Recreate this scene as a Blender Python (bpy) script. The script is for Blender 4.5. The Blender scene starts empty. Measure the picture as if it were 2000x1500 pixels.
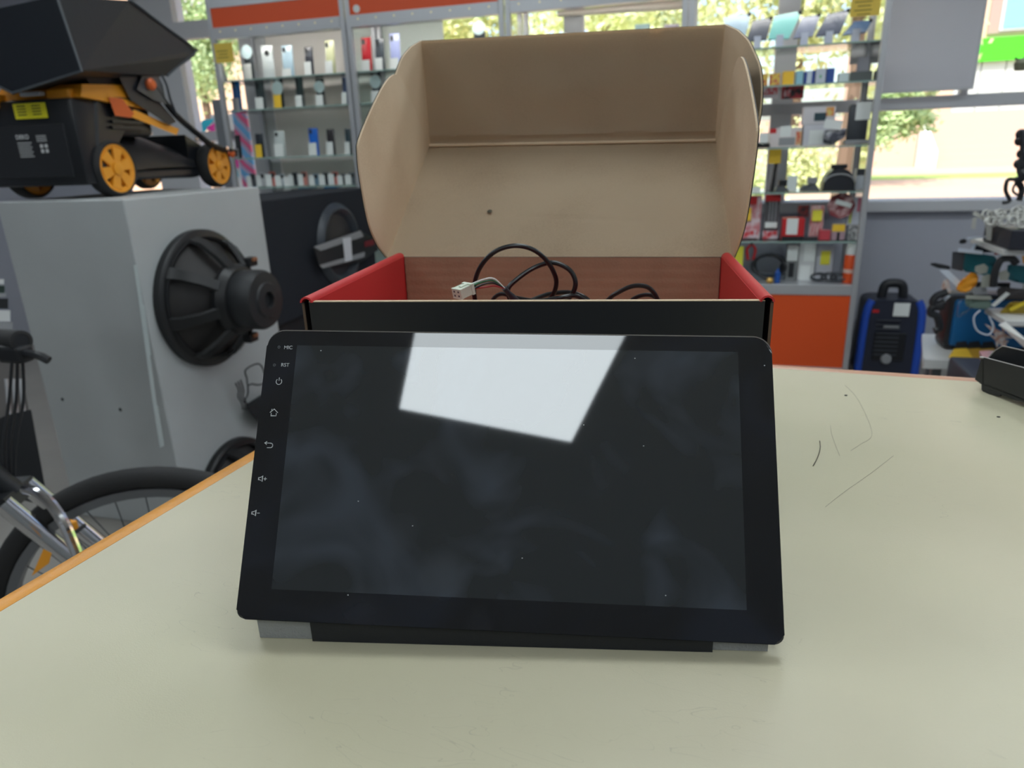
import bpy, bmesh, math, random
from mathutils import Vector, Matrix, noise
V = Vector
S = bpy.context.scene
COL = S.collection
PI = math.pi
rnd = random.Random(7)

# ------------------------------------------------------------------ camera
F = 1370.0
CAM = V((0, 0, 1.16))
RR = V((0.96331769, 0.26618347, -0.03413767))
UU = V((-0.05289241, 0.31303176, 0.94826869))
FF = V((-0.26309963, 0.91167838, -0.31562812))
cd = bpy.data.cameras.new('camera')
cam = bpy.data.objects.new('camera', cd); COL.objects.link(cam)
cam.matrix_world = Matrix(((RR.x, UU.x, -FF.x, CAM.x), (RR.y, UU.y, -FF.y, CAM.y), (RR.z, UU.z, -FF.z, CAM.z), (0, 0, 0, 1)))
cd.sensor_fit = 'HORIZONTAL'; cd.sensor_width = 36; cd.lens = F * 36 / 2000
cd.clip_start = 0.01; cd.clip_end = 400
cd.dof.use_dof = True; cd.dof.focus_distance = 0.38; cd.dof.aperture_fstop = 12.5
S.camera = cam
S.cycles.transparent_max_bounces = 32
S.view_settings.view_transform = 'Standard'; S.view_settings.look = 'None'
S.view_settings.exposure = 0.0; S.view_settings.gamma = 1; S.view_settings.use_curve_mapping = False

# ------------------------------------------------------------------ sky and sun
w = bpy.data.worlds.new('sky'); S.world = w; w.use_nodes = True
nt = w.node_tree; bg = nt.nodes['Background']
sky = nt.nodes.new('ShaderNodeTexSky'); sky.sky_type = 'NISHITA'; sky.sun_disc = False
sky.sun_elevation = math.radians(55); sky.sun_rotation = math.radians(200); sky.air_density = 1.0; sky.dust_density = 2.5
nt.links.new(sky.outputs[0], bg.inputs[0]); bg.inputs[1].default_value = 0.38
sl = bpy.data.lights.new('sun', 'SUN'); sl.energy = 5.0; sl.angle = 0.01; sl.color = (1, .95, .86)
so = bpy.data.objects.new('sun', sl); COL.objects.link(so)
so.rotation_euler = V((0.35, 0.85, -1.15)).to_track_quat('-Z', 'Y').to_euler()
PANEL_L = 8.0      # radiance of the ceiling light panels

# ------------------------------------------------------------------ pixel rays -> points on real planes
def ray(x, y): return RR * ((x - 1000) / F) - UU * ((y - 750) / F) + FF
def PY(x, y, Y): d = ray(x, y); return CAM + d * (Y / d.y)
def PX(x, y, X): d = ray(x, y); return CAM + d * (X / d.x)
def PZ(x, y, Z): d = ray(x, y); return CAM + d * ((Z - CAM.z) / d.z)
def PD(x, y, D): return CAM + ray(x, y) * D
def PN(x, y, c, n): d = ray(x, y); return CAM + d * ((c - CAM).dot(n) / d.dot(n))

# ------------------------------------------------------------------ materials
def lin(c):
    o = []
    for v in c[:3]:
        v = v / 255.0
        o.append(v / 12.92 if v <= .04045 else ((v + .055) / 1.055) ** 2.4)
    return (*o, 1)
MATS = {}
def mat(name, col, rough=.5, metal=0, bump=0, bs=60, var=0, vs=6, coat=0, emit=0, spec=.5, stretch=None, col2=None, thr=None, alpha=1):
    if name in MATS: return MATS[name]
    m = bpy.data.materials.new(name); m.use_nodes = True
    n = m.node_tree.nodes; l = m.node_tree.links; b = n['Principled BSDF']
    b.inputs['Base Color'].default_value = lin(col); b.inputs['Roughness'].default_value = rough
    b.inputs['Metallic'].default_value = metal; b.inputs['Coat Weight'].default_value = coat
    b.inputs['Specular IOR Level'].default_value = spec; b.inputs['Alpha'].default_value = alpha
    if emit:
        b.inputs['Emission Color'].default_value = lin(col); b.inputs['Emission Strength'].default_value = emit
    if bump or var or col2:
        tc = n.new('ShaderNodeTexCoord'); mp = n.new('ShaderNodeMapping'); l.new(tc.outputs['Object'], mp.inputs[0])
        if stretch: mp.inputs['Scale'].default_value = stretch
    if var or col2:
        nz = n.new('ShaderNodeTexNoise'); nz.inputs['Scale'].default_value = vs; nz.inputs['Detail'].default_value = 5
        l.new(mp.outputs[0], nz.inputs[0]); cr = n.new('ShaderNodeValToRGB')
        c = lin(col)
        if col2:
            cr.color_ramp.elements[0].color = c; cr.color_ramp.elements[1].color = lin(col2)
            a, bb = thr or (.42, .6)
        else:
            cr.color_ramp.elements[0].color = tuple(v * (1 - var) for v in c[:3]) + (1,)
            cr.color_ramp.elements[1].color = tuple(min(1, v * (1 + var)) for v in c[:3]) + (1,)
            a, bb = .3, .7
        cr.color_ramp.elements[0].position = a; cr.color_ramp.elements[1].position = bb
        l.new(nz.outputs[0], cr.inputs[0]); l.new(cr.outputs[0], b.inputs['Base Color'])
    if bump:
        n2 = n.new('ShaderNodeTexNoise'); n2.inputs['Scale'].default_value = bs; n2.inputs['Detail'].default_value = 4
        l.new(mp.outputs[0], n2.inputs[0]); bp = n.new('ShaderNodeBump'); bp.inputs['Strength'].default_value = bump
        bp.inputs['Distance'].default_value = .002
        l.new(n2.outputs[0], bp.inputs['Height']); l.new(bp.outputs[0], b.inputs['Normal'])
    MATS[name] = m; return m
def glass(name, tint, refl=1.0):
    m = bpy.data.materials.new(name); m.use_nodes = True; n = m.node_tree.nodes; l = m.node_tree.links
    for x in list(n):
        if x.type == 'BSDF_PRINCIPLED': n.remove(x)
    t = n.new('ShaderNodeBsdfTransparent'); t.inputs[0].default_value = (*tint, 1)
    g = n.new('ShaderNodeBsdfGlossy'); g.inputs['Roughness'].default_value = .03
    lw = n.new('ShaderNodeFresnel'); lw.inputs[0].default_value = 1.3
    mx = n.new('ShaderNodeMixShader'); l.new(lw.outputs[0], mx.inputs[0]); l.new(t.outputs[0], mx.inputs[1]); l.new(g.outputs[0], mx.inputs[2])
    l.new(mx.outputs[0], n['Material Output'].inputs[0]); MATS[name] = m; return m

def kraft_mat():
    m = mat('kraft', (190, 163, 130), .82)
    n = m.node_tree.nodes; l = m.node_tree.links; b = n['Principled BSDF']
    tc = n.new('ShaderNodeTexCoord')
    n1 = n.new('ShaderNodeTexNoise'); n1.inputs['Scale'].default_value = 700; n1.inputs['Detail'].default_value = 3
    n2 = n.new('ShaderNodeTexNoise'); n2.inputs['Scale'].default_value = 9; n2.inputs['Detail'].default_value = 4
    mp = n.new('ShaderNodeMapping'); mp.inputs['Scale'].default_value = (1, 1, 9)
    l.new(tc.outputs['Object'], mp.inputs[0]); l.new(mp.outputs[0], n1.inputs[0]); l.new(tc.outputs['Object'], n2.inputs[0])
    ad = n.new('ShaderNodeMath'); ad.operation = 'ADD'; l.new(n1.outputs[0], ad.inputs[0]); l.new(n2.outputs[0], ad.inputs[1])
    cr = n.new('ShaderNodeValToRGB'); cr.color_ramp.elements[0].position = .65; cr.color_ramp.elements[1].position = 1.35
    cr.color_ramp.elements[0].color = lin((205, 178, 146)); cr.color_ramp.elements[1].color = lin((228, 206, 176))
    l.new(ad.outputs[0], cr.inputs[0]); l.new(cr.outputs[0], b.inputs['Base Color'])
    bp = n.new('ShaderNodeBump'); bp.inputs['Strength'].default_value = .25; bp.inputs['Distance'].default_value = .0006
    l.new(n2.outputs[0], bp.inputs['Height']); l.new(bp.outputs[0], b.inputs['Normal'])
    return m
def counter_mat():
    m = mat('counter_laminate', (205, 201, 178), .34)
    n = m.node_tree.nodes; l = m.node_tree.links; b = n['Principled BSDF']
    tc = n.new('ShaderNodeTexCoord')
    a = n.new('ShaderNodeTexNoise'); a.inputs['Scale'].default_value = 3.2; a.inputs['Detail'].default_value = 6
    l.new(tc.outputs['Object'], a.inputs[0])
    cr = n.new('ShaderNodeValToRGB'); cr.color_ramp.elements[0].color = lin((207, 202, 172)); cr.color_ramp.elements[1].color = lin((217, 209, 184))
    cr.color_ramp.elements[0].position = .35; cr.color_ramp.elements[1].position = .65
    l.new(a.outputs[0], cr.inputs[0])
    # thin wear scratches: narrow bands of a distorted wave
    mp = n.new('ShaderNodeMapping'); mp.inputs['Rotation'].default_value = (0, 0, .5); mp.inputs['Scale'].default_value = (3, 9, 1)
    l.new(tc.outputs['Object'], mp.inputs[0])
    ns = n.new('ShaderNodeTexNoise'); ns.inputs['Scale'].default_value = 6; ns.inputs['Detail'].default_value = 2; ns.inputs['Distortion'].default_value = 1.5
    l.new(mp.outputs[0], ns.inputs[0])
    r2 = n.new('ShaderNodeValToRGB'); e = r2.color_ramp.elements
    e[0].position = .498; e[0].color = (0, 0, 0, 1); e[1].position = .5; e[1].color = (1, 1, 1, 1); k = e.new(.502); k.color = (0, 0, 0, 1)
    l.new(ns.outputs[0], r2.inputs[0])
    gt = n.new('ShaderNodeTexNoise'); gt.inputs['Scale'].default_value = 12; l.new(tc.outputs['Object'], gt.inputs[0])
    gr = n.new('ShaderNodeValToRGB'); gr.color_ramp.elements[0].position = .52; gr.color_ramp.elements[1].position = .66; l.new(gt.outputs[0], gr.inputs[0])
    mu = n.new('ShaderNodeMath'); mu.operation = 'MULTIPLY'; l.new(r2.outputs[0], mu.inputs[0]); l.new(gr.outputs[0], mu.inputs[1])
    m2 = n.new('ShaderNodeMath'); m2.operation = 'MULTIPLY'; m2.inputs[1].default_value = .3; l.new(mu.outputs[0], m2.inputs[0])
    mx = n.new('ShaderNodeMixRGB'); mx.inputs[2].default_value = lin((140, 136, 120)); l.new(m2.outputs[0], mx.inputs[0]); l.new(cr.outputs[0], mx.inputs[1])
    l.new(mx.outputs[0], b.inputs['Base Color'])
    fb = n.new('ShaderNodeTexNoise'); fb.inputs['Scale'].default_value = 1400; l.new(tc.outputs['Object'], fb.inputs[0])
    bp = n.new('ShaderNodeBump'); bp.inputs['Strength'].default_value = .22; bp.inputs['Distance'].default_value = .0003
    l.new(fb.outputs[0], bp.inputs['Height']); l.new(bp.outputs[0], b.inputs['Normal'])
    return m
def screen_mat(name, base, smear, ior):
    m = mat(name, base, .03)
    n = m.node_tree.nodes; l = m.node_tree.links; b = n['Principled BSDF']; b.inputs['IOR'].default_value = ior
    tc = n.new('ShaderNodeTexCoord')
    a = n.new('ShaderNodeTexNoise'); a.inputs['Scale'].default_value = 17; a.inputs['Detail'].default_value = 2.5; a.inputs['Distortion'].default_value = 1.2
    l.new(tc.outputs['Object'], a.inputs[0])
    cr = n.new('ShaderNodeValToRGB'); cr.color_ramp.elements[0].position = .46; cr.color_ramp.elements[1].position = .68
    cr.color_ramp.elements[0].color = lin(base); cr.color_ramp.elements[1].color = lin(smear)
    l.new(a.outputs[0], cr.inputs[0])
    # greasy fingertip dabs: soft round cells near the middle
    vo = n.new('ShaderNodeTexVoronoi'); vo.inputs['Scale'].default_value = 26; vo.inputs['Randomness'].default_value = 1
    l.new(tc.outputs['Object'], vo.inputs[0])
    vr = n.new('ShaderNodeValToRGB'); vr.color_ramp.elements[0].position = .18; vr.color_ramp.elements[0].color = (1, 1, 1, 1)
    vr.color_ramp.elements[1].position = .42; vr.color_ramp.elements[1].color = (0, 0, 0, 1); l.new(vo.outputs[0], vr.inputs[0])
    ln = n.new('ShaderNodeVectorMath'); ln.operation = 'LENGTH'
    mp = n.new('ShaderNodeMapping'); mp.inputs['Location'].default_value = (-.005, -.085, 0); mp.inputs['Scale'].default_value = (12, 16, 0)
    l.new(tc.outputs['Object'], mp.inputs[0]); l.new(mp.outputs[0], ln.inputs[0])
    lr = n.new('ShaderNodeValToRGB'); lr.color_ramp.elements[0].color = (1, 1, 1, 1); lr.color_ramp.elements[1].color = (0, 0, 0, 1)
    l.new(ln.outputs['Value'], lr.inputs[0])
    mu = n.new('ShaderNodeMath'); mu.operation = 'MULTIPLY'; l.new(vr.outputs[0], mu.inputs[0]); l.new(lr.outputs[0], mu.inputs[1])
    m3 = n.new('ShaderNodeMath'); m3.operation = 'MULTIPLY'; m3.inputs[1].default_value = .8; l.new(mu.outputs[0], m3.inputs[0])
    mx = n.new('ShaderNodeMixRGB'); mx.inputs[2].default_value = lin(tuple(min(255, v + 22) for v in smear))
    l.new(m3.outputs[0], mx.inputs[0]); l.new(cr.outputs[0], mx.inputs[1]); l.new(mx.outputs[0], b.inputs['Base Color'])
    return m
def poster_mat():
    m = mat('banner_print', (255, 255, 255), .6)
    n = m.node_tree.nodes; l = m.node_tree.links; b = n['Principled BSDF']
    tc = n.new('ShaderNodeTexCoord'); mp = n.new('ShaderNodeMapping'); mp.inputs['Rotation'].default_value = (0, .7, 0)
    l.new(tc.outputs['Object'], mp.inputs[0]); wv = n.new('ShaderNodeTexWave'); wv.inputs['Scale'].default_value = 3.2; wv.inputs['Distortion'].default_value = 3
    l.new(mp.outputs[0], wv.inputs[0]); cr = n.new('ShaderNodeValToRGB'); cr.color_ramp.interpolation = 'CONSTANT'
    e = cr.color_ramp.elements; e[0].color = lin((120, 190, 240)); e[1].position = .78; e[1].color = lin((240, 110, 160))
    for p, c in ((.3, (225, 205, 230)), (.45, (240, 130, 170)), (.58, (140, 200, 240))): k = e.new(p); k.color = lin(c)
    l.new(wv.outputs[0], cr.inputs[0]); l.new(cr.outputs[0], b.inputs['Base Color']); return m

WHITE = mat('white_card', (232, 236, 234), .6)
YEL = mat('yellow_card', (248, 204, 60), .6)
YEL2 = mat('lemon_card', (240, 232, 70), .6)
BLK = mat('black_plastic', (32, 34, 38), .42, bump=.15, bs=300)
BLKM = mat('black_matte', (30, 32, 36), .75, bump=.2, bs=200)
DGR = mat('dark_grey_plastic', (62, 66, 72), .5)
GREY = mat('grey_plastic', (150, 152, 155), .5)
SILV = mat('satin_aluminium', (196, 198, 202), .38, metal=.55)
CHR = mat('chrome', (215, 215, 218), .12, metal=1)
ORG = mat('orange_laminate', (226, 84, 30), .45)
ORG2 = mat('mower_orange', (240, 160, 40), .42)
ORG3 = mat('knob_orange', (214, 98, 40), .5)
RUB = mat('tyre_rubber', (44, 44, 45), .8, bump=.5, bs=500)
WHP = mat('white_painted_board', (186, 190, 191), .6, var=.05, vs=3, bump=.1, bs=30)
WALLG = mat('grey_wall_paint', (176, 179, 190), .7, var=.03, vs=2)
FRAME = mat('window_frame_grey', (204, 206, 210), .5)
RED = mat('red_print', (200, 40, 44), .42)
BLUE = mat('blue_plastic', (36, 86, 170), .42)
KRAFT = kraft_mat()
EDGEY = mat('amber_edge', (238, 164, 70), .38, bump=.5, bs=120, var=.08, vs=40)
EDGEC = mat('tan_edge', (214, 164, 136), .34, bump=.4, bs=120, var=.06, vs=40)
GL_SH = glass('shelf_glass', (.94, .975, .962))
GL_W = glass('window_glass', (.95, .96, .96))
GLED = mat('glass_edge_green', (150, 178, 170), .2)
CLEAR = glass('clear_plastic', (.86, .88, .9))

# ------------------------------------------------------------------ mesh builder
class MB:
    def __init__(s): s.bm = bmesh.new()
    def box(s, c, sz, R=None, bev=0):
        r = bmesh.ops.create_cube(s.bm, size=1); vs = r['verts']
        for v in vs:
            p = V((v.co.x * sz[0], v.co.y * sz[1], v.co.z * sz[2]))
            v.co = (R @ p if R else p) + V(c)
        if bev:
            es = {e for v in vs for e in v.link_edges}
            bmesh.ops.bevel(s.bm, geom=list(es), offset=bev, segments=2, affect='EDGES', profile=.5)
        return s
    def bx(s, a, b, bev=0):
        return s.box([(a[i] + b[i]) / 2 for i in range(3)], [abs(b[i] - a[i]) for i in range(3)], bev=bev)
    def cyl(s, p0, p1, r0, r1=None, seg=20, caps=True):
        r1 = r0 if r1 is None else r1; p0 = V(p0); p1 = V(p1); d = (p1 - p0); q = d.to_track_quat('Z', 'Y').to_matrix()
        a = [s.bm.verts.new(p0 + q @ V((r0 * math.cos(t), r0 * math.sin(t), 0))) for t in (2 * PI * k / seg for k in range(seg))]
        b = [s.bm.verts.new(p1 + q @ V((r1 * math.cos(t), r1 * math.sin(t), 0))) for t in (2 * PI * k / seg for k in range(seg))]
        for k in range(seg): s.bm.faces.new((a[k], a[(k + 1) % seg], b[(k + 1) % seg], b[k]))
        if caps: s.bm.faces.new(a[::-1]); s.bm.faces.new(b)
        return s
    def lathe(s, o, ax, prof, seg=40, closed=False):
        q = V(ax).to_track_quat('Z', 'Y').to_matrix(); o = V(o); rings = []
        for (r, h) in prof:
            r = max(r, 1e-5)
            rings.append([s.bm.verts.new(o + q @ V((r * math.cos(2 * PI * k / seg), r * math.sin(2 * PI * k / seg), h))) for k in range(seg)])
        pr = list(zip(rings, rings[1:])) + ([(rings[-1], rings[0])] if closed else [])
        for A, B in pr:
            for k in range(seg): s.bm.faces.new((A[k], A[(k + 1) % seg], B[(k + 1) % seg], B[k]))
        return s
    def tube(s, pts, r, seg=10, closed=False, sm=0):
        pts = [V(p) for p in pts]
        if sm: pts = crom(pts, sm, closed)
        n = len(pts); rings = []; up = None
        for i in range(n):
            if closed: t = pts[(i + 1) % n] - pts[i - 1]
            else: t = pts[min(i + 1, n - 1)] - pts[max(i - 1, 0)]
            t = t.normalized()
            if up is None: up = t.orthogonal().normalized()
            up = (up - t * up.dot(t)).normalized(); b = t.cross(up)
            rr = r[min(i * len(r) // n, len(r) - 1)] if isinstance(r, (list, tuple)) else r
            rings.append([s.bm.verts.new(pts[i] + up * (rr * math.cos(2 * PI * k / seg)) + b * (rr * math.sin(2 * PI * k / seg))) for k in range(seg)])
        for i in range(n - (0 if closed else 1)):
            A = rings[i]; B = rings[(i + 1) % n]
            for k in range(seg): s.bm.faces.new((A[k], A[(k + 1) % seg], B[(k + 1) % seg], B[k]))
        if not closed: s.bm.faces.new(rings[0][::-1]); s.bm.faces.new(rings[-1])
        return s
    def hull(s, pts):
        vs = [s.bm.verts.new(V(p)) for p in pts]
        r = bmesh.ops.convex_hull(s.bm, input=vs)
        dele = [g for g in r['geom_interior'] if isinstance(g, bmesh.types.BMVert)]
        if dele: bmesh.ops.delete(s.bm, geom=dele, context='VERTS')
        return s
    def sheet(s, poly, off):
        # a polygon of 3D points given the thickness vector off
        off = V(off); a = [s.bm.verts.new(V(p)) for p in poly]; b = [s.bm.verts.new(V(p) + off) for p in poly]
        n = len(a); s.bm.faces.new(a); s.bm.faces.new(b[::-1])
        for k in range(n): s.bm.faces.new((a[k], b[k], b[(k + 1) % n], a[(k + 1) % n]))
        return s
    def stroke(s, pts, wd, z=0, h=.00015, closed=False):
        # flat drawn line in the local xy plane
        pts = [V((p[0], p[1], 0)) for p in pts]; n = len(pts); L = []; Rr = []
        for i in range(n):
            if closed: t = pts[(i + 1) % n] - pts[i - 1]; a = (pts[i] - pts[i - 1]).normalized()
            else: t = pts[min(i + 1, n - 1)] - pts[max(i - 1, 0)]; a = (pts[i] - pts[i - 1]).normalized() if i else t.normalized()
            t = t.normalized(); o = V((-t.y, t.x, 0)) * (wd / 2) / max(.5, abs(t.dot(a)))
            L.append(pts[i] + o); Rr.append(pts[i] - o)
        for i in range(n if closed else n - 1):
            j = (i + 1) % n
            s.sheet([L[i] + V((0, 0, z)), L[j] + V((0, 0, z)), Rr[j] + V((0, 0, z)), Rr[i] + V((0, 0, z))], (0, 0, h))
        return s
def crom(p, k, closed=False):
    n = len(p); o = []
    for i in range(n if closed else n - 1):
        g = (lambda j: p[j % n]) if closed else (lambda j: p[max(0, min(n - 1, j))])
        a, b, c, d = g(i - 1), g(i), g(i + 1), g(i + 2)
        for j in range(k):
            t = j / k
            o.append(.5 * ((2 * b) + (c - a) * t + (2 * a - 5 * b + 4 * c - d) * t * t + (3 * b - a - 3 * c + d) * t ** 3))
    if not closed: o.append(p[-1])
    return o
MW = {}
def thing(name, label, cat, loc=(0, 0, 0), R=None, group=None):
    o = bpy.data.objects.new(name, None); COL.objects.link(o); o.empty_display_size = .02
    m = Matrix.Translation(V(loc)) @ (R.to_4x4() if R else Matrix.Identity(4))
    o.matrix_world = m; MW[o.name] = m
    o['label'] = label; o['category'] = cat
    if group: o['group'] = group
    return o
def obj(name, mb, m, parent=None, label=None, smooth=False, world=True, kind=None, cat=None, group=None, ang=35):
    bm = mb.bm
    bmesh.ops.recalc_face_normals(bm, faces=bm.faces)
    if parent is not None and world:
        bm.transform(MW[parent.name].inverted())
        mw = MW[parent.name].copy()
    elif parent is not None: mw = MW[parent.name].copy()
    else: mw = Matrix.Identity(4)
    me = bpy.data.meshes.new(name); bm.to_mesh(me); bm.free()
    for mm in (m if isinstance(m, (list, tuple)) else [m]): me.materials.append(mm)
    if smooth:
        me.polygons.foreach_set('use_smooth', [True] * len(me.polygons))
        try: me.set_sharp_from_angle(angle=math.radians(ang))
        except Exception: pass
    o = bpy.data.objects.new(name, me); COL.objects.link(o)
    if parent is not None: o.parent = parent
    MW[o.name] = mw
    if label: o['label'] = label
    if kind: o['kind'] = kind
    if cat: o['category'] = cat
    if group: o['group'] = group
    return o
def solo(name, label, cat, mb, m, group=None, smooth=False, ang=35, kind=None):
    # a thing that is one mesh, its origin moved to its base
    bm = mb.bm; vs = [v.co for v in bm.verts]
    c = V((sum(v.x for v in vs) / len(vs), sum(v.y for v in vs) / len(vs), min(v.z for v in vs)))
    bm.transform(Matrix.Translation(-c))
    o = obj(name, mb, m, None, label, smooth, kind=kind, cat=cat, group=group, ang=ang); o.location = c
    MW[o.name] = Matrix.Translation(c); return o
def struct(name, mb, m, parent=None, smooth=False):
    return obj(name, mb, m, parent, smooth=smooth, kind=None if parent else 'structure')
def text(name, s, size, m, parent, M, label=None, ext=.0001, bold=0, align='CENTER'):
    cu = bpy.data.curves.new(name, 'FONT'); cu.body = s; cu.size = size; cu.extrude = ext; cu.align_x = align; cu.align_y = 'CENTER'
    cu.offset = bold
    t = bpy.data.objects.new(name + '_tmp', cu); COL.objects.link(t)
    dg = bpy.context.evaluated_depsgraph_get(); me = bpy.data.meshes.new_from_object(t.evaluated_get(dg))
    bpy.data.objects.remove(t); me.transform(M); me.materials.clear(); me.materials.append(m)
    o = bpy.data.objects.new(name, me); COL.objects.link(o)
    if parent is not None: o.parent = parent
    if label: o['label'] = label
    return o
def rz(a): return Matrix.Rotation(a, 3, 'Z')

def quad(x0, x1, y, z0, z1):
    m = MB(); m.bm.faces.new([m.bm.verts.new(p) for p in ((x0, y, z0), (x1, y, z0), (x1, y, z1), (x0, y, z1))]); return m
# ================================================================== room shell
YW = 4.10                       # window wall
CY = 3.60                       # front plane of the display cabinets
XL, XR, YB, ZC = -4.6, 2.7, -3.6, 2.6
FLOORM = mat('floor_tiles', (150, 146, 140), .45, var=.08, vs=3)
struct('floor', MB().bx((XL, YB, -.12), (XR, YW + .12, 0)), FLOORM)
struct('ceiling', MB().bx((XL, YB, ZC), (XR, YW + .12, ZC + .15)), mat('ceiling_white', (206, 206, 204), .8))
struct('wall_left', MB().bx((XL - .15, YB, -.12), (XL, YW + .12, ZC + .15)), WALLG)
struct('wall_right', MB().bx((XR, YB, -.12), (XR + .15, YW + .12, ZC + .15)), WALLG)
BACKM = mat('back_wall', (176, 178, 182), .7, var=.1, vs=1.2)
struct('wall_back', MB().bx((XL, YB - .15, -.12), (XR, YB, ZC + .15)), BACKM)
zs_b = PY(1800, 412, YW).z; zs_t = PY(1800, 390, YW).z; zt_b = PY(1800, 213, YW).z; zt_t = PY(1800, 188, YW).z
struct('wall_front', MB().bx((XL, YW, 0), (XR, YW + .12, zs_b)), WALLG)
struct('trim_1', MB().bx((XL, YW - .05, zs_b), (XR, YW + .14, zs_t), bev=.006), FRAME)         # sill
struct('trim_2', MB().bx((XL, YW - .01, 2.35), (XR, YW + .12, ZC)), FRAME)                     # head
wt = obj('window_1', MB().bx((XL, YW, zt_b), (XR, YW + .07, zt_t), bev=.005), FRAME, kind='structure')
struct('pane', quad(XL, XR, YW + .03, zs_t, zt_b), GL_W, wt)
struct('pane', quad(XL, XR, YW + .03, zt_t, 2.35), GL_W, wt)
for px in (1528, 1120, 715):
    a = PY(px, 200, YW)
    struct('mullion', MB().bx((a.x - .05, YW, zs_t), (a.x + .05, YW + .08, 2.35)), FRAME, wt)
xa = PY(290, 200, YW).x; xb = PY(368, 200, YW).x; xc = PY(486, 200, YW).x; xd = PY(585, 200, YW).x
struct('mullion', MB().bx((xa, YW - .02, zs_t), (xb, YW + .09, 2.35)), FRAME, wt)
xt = PY(335, 20, YW); struct('trim_3', MB().bx((xa, YW - .03, PY(400, 68, YW).z - .02), (xc + .4, YW + .02, PY(400, 40, YW).z)), FRAME)
struct('wall_front_pier', MB().bx((XL, YW - .02, zs_t), (xa - .35, YW + .1, 2.35)), WALLG)
struct('trim_4', MB().bx((PY(1905, 0, YW).x + .0, YW, zt_t), (PY(1905, 0, YW).x + .03, YW + .06, 2.35)), FRAME)

# ceiling light panels: first mirrored in the screen, the rest added as unseen fill
LM = mat('light_diffuser', (236, 246, 250), .5, emit=PANEL_L)
def ceiling_light(x, y, s, rot, label):
    R = rz(rot); t = thing('ceiling_light', label, 'light', (x, y, ZC - .012), R, 'ceiling light panels')
    obj('diffuser', MB().box((0, 0, -.002), (s - .03, s - .03, .008)), LM, t, world=False)
    m = MB()
    for k in range(4):
        q = rz(k * PI / 2); m.box(q @ V((0, s / 2 - .008, 0)), (s, .016, .02), q)
    obj('frame', m, FRAME, t, world=False)
ceiling_light(.045, -1.205, .72, -.105, 'square ceiling light panel behind the camera, mirrored in the car stereo screen')
for x, y, tx in ((-3.3, 2.1, 'in the far left corner'), (-2.2, 2.1, 'before the leftmost cabinet'), (-1.1, 2.1, 'before the second cabinet'), (0, 2.1, 'before the third cabinet'), (1.1, 2.1, 'before the rightmost cabinet'), (2.1, 2.1, 'above the tool rack'), (-1.9, .7, 'above the bicycle'), (.05, .9, 'above the counter'), (1.9, .7, 'right of the counter'), (-1.9, -1.2, 'left of the mirrored one'), (1.9, -1.2, 'right of the mirrored one'), (-1.5, -2.7, 'at the back left of the shop')):
    ceiling_light(x, y, .6, 0, 'added square fill light panel on the ceiling ' + tx)

# ================================================================== outside
ASPH = mat('paving_beige', (214, 182, 158), .9, var=.05, vs=.6)
GRASS = mat('lawn', (168, 194, 104), .9, var=.15, vs=2)
struct('trim_pavement', MB().bx((-60, YW + .2, -.3), (60, 90, -.2)), ASPH)
def strip(name, lab, p, q, z, m):
    a = PZ(*p, z); b = PZ(*q, z)
    solo(name, lab, 'lawn', MB().bx((a.x, a.y, z - .05), (b.x, b.y, z)), m)
solo('lawn_strip', 'sunlit green lawn strip outside along the pavement, left of the window post', 'lawn', MB().bx((-14, 12.5, -.2), (5.0, 16.8, -.19)), GRASS)
solo('lawn_strip', 'thin green lawn strip outside in front of the stairs', 'lawn', MB().bx((1, 27, -.2), (12, 30, -.19)), GRASS)
BLD = thing('shop_building', 'pale building across the street with a bright green sign band', 'building', PY(1900, 300, 42))
W1 = mat('facade_beige', (226, 196, 168), .9); W2 = mat('facade_white_tile', (206, 212, 206), .7)
def fac(name, x0, y0, x1, y1, Y, th, m, par=BLD):
    a = PY(x0, y0, Y); b = PY(x1, y1, Y); return obj(name, MB().bx((a.x, Y, b.z), (b.x, Y + th, a.z)), m, par)
zg = PY(1900, 250, 42).z
m = MB(); a = PY(1690, 240, 42); m.bx((a.x, 42.1, a.z), (40, 50, 16)); obj('wall', m, W1, BLD)
a = PY(1880, 78, 41.8); b = PY(1880, 123, 41.8); obj('sign_band', MB().bx((a.x, 41.6, b.z), (38, 42.1, a.z)), mat('sign_green', (70, 200, 24), .6), BLD)
c = PY(1880, 200, 41.8)
for k in range(9):
    obj('facade_panel', MB().bx((a.x + k * 1.05, 41.9, c.z - .8), (a.x + k * 1.05 + 1.0, 42.1, b.z)), W2, BLD)
fw = PY(1960, 8, 41.9); fz = PY(1960, 60, 41.9)
fr = obj('window', MB().bx((fw.x, 41.9, fz.z), (fw.x + 2.6, 42.1, fw.z + .6)), FRAME, BLD)
obj('pane', MB().bx((fw.x + .12, 41.85, fz.z + .12), (fw.x + 1.2, 41.9, fw.z + .5)), mat('sky_pane', (130, 190, 225), .3), fr)
obj('pane', MB().bx((fw.x + 1.35, 41.85, fz.z + .12), (fw.x + 2.4, 41.9, fw.z + .5)), mat('sky_pane', (0, 0, 0)), fr)
pm = MB(); p1 = PY(1938, 0, 42); pm.bx((p1.x, 41.95, fz.z - .1), (p1.x + 6, 42.1, 15)); obj('brick_bay', pm, mat('bay_brown', (170, 150, 140), .9), BLD)
st = thing('outdoor_stairs', 'wide pale concrete stairs outside leading up to the building with the green sign', 'stairs', PY(1860, 305, 36))
s0 = PY(1828, 302, 36); s1 = PY(1955, 240, 40)
SM = mat('concrete_pale', (206, 176, 158), .9)
for k in range(8):
    obj('step', MB().bx((s0.x, 36 + k * .45, -.2), (s0.x + 4.6, 36.5 + k * .45 + (3.6 - k * .45), .05 + k * .30)), SM, st)
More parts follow.
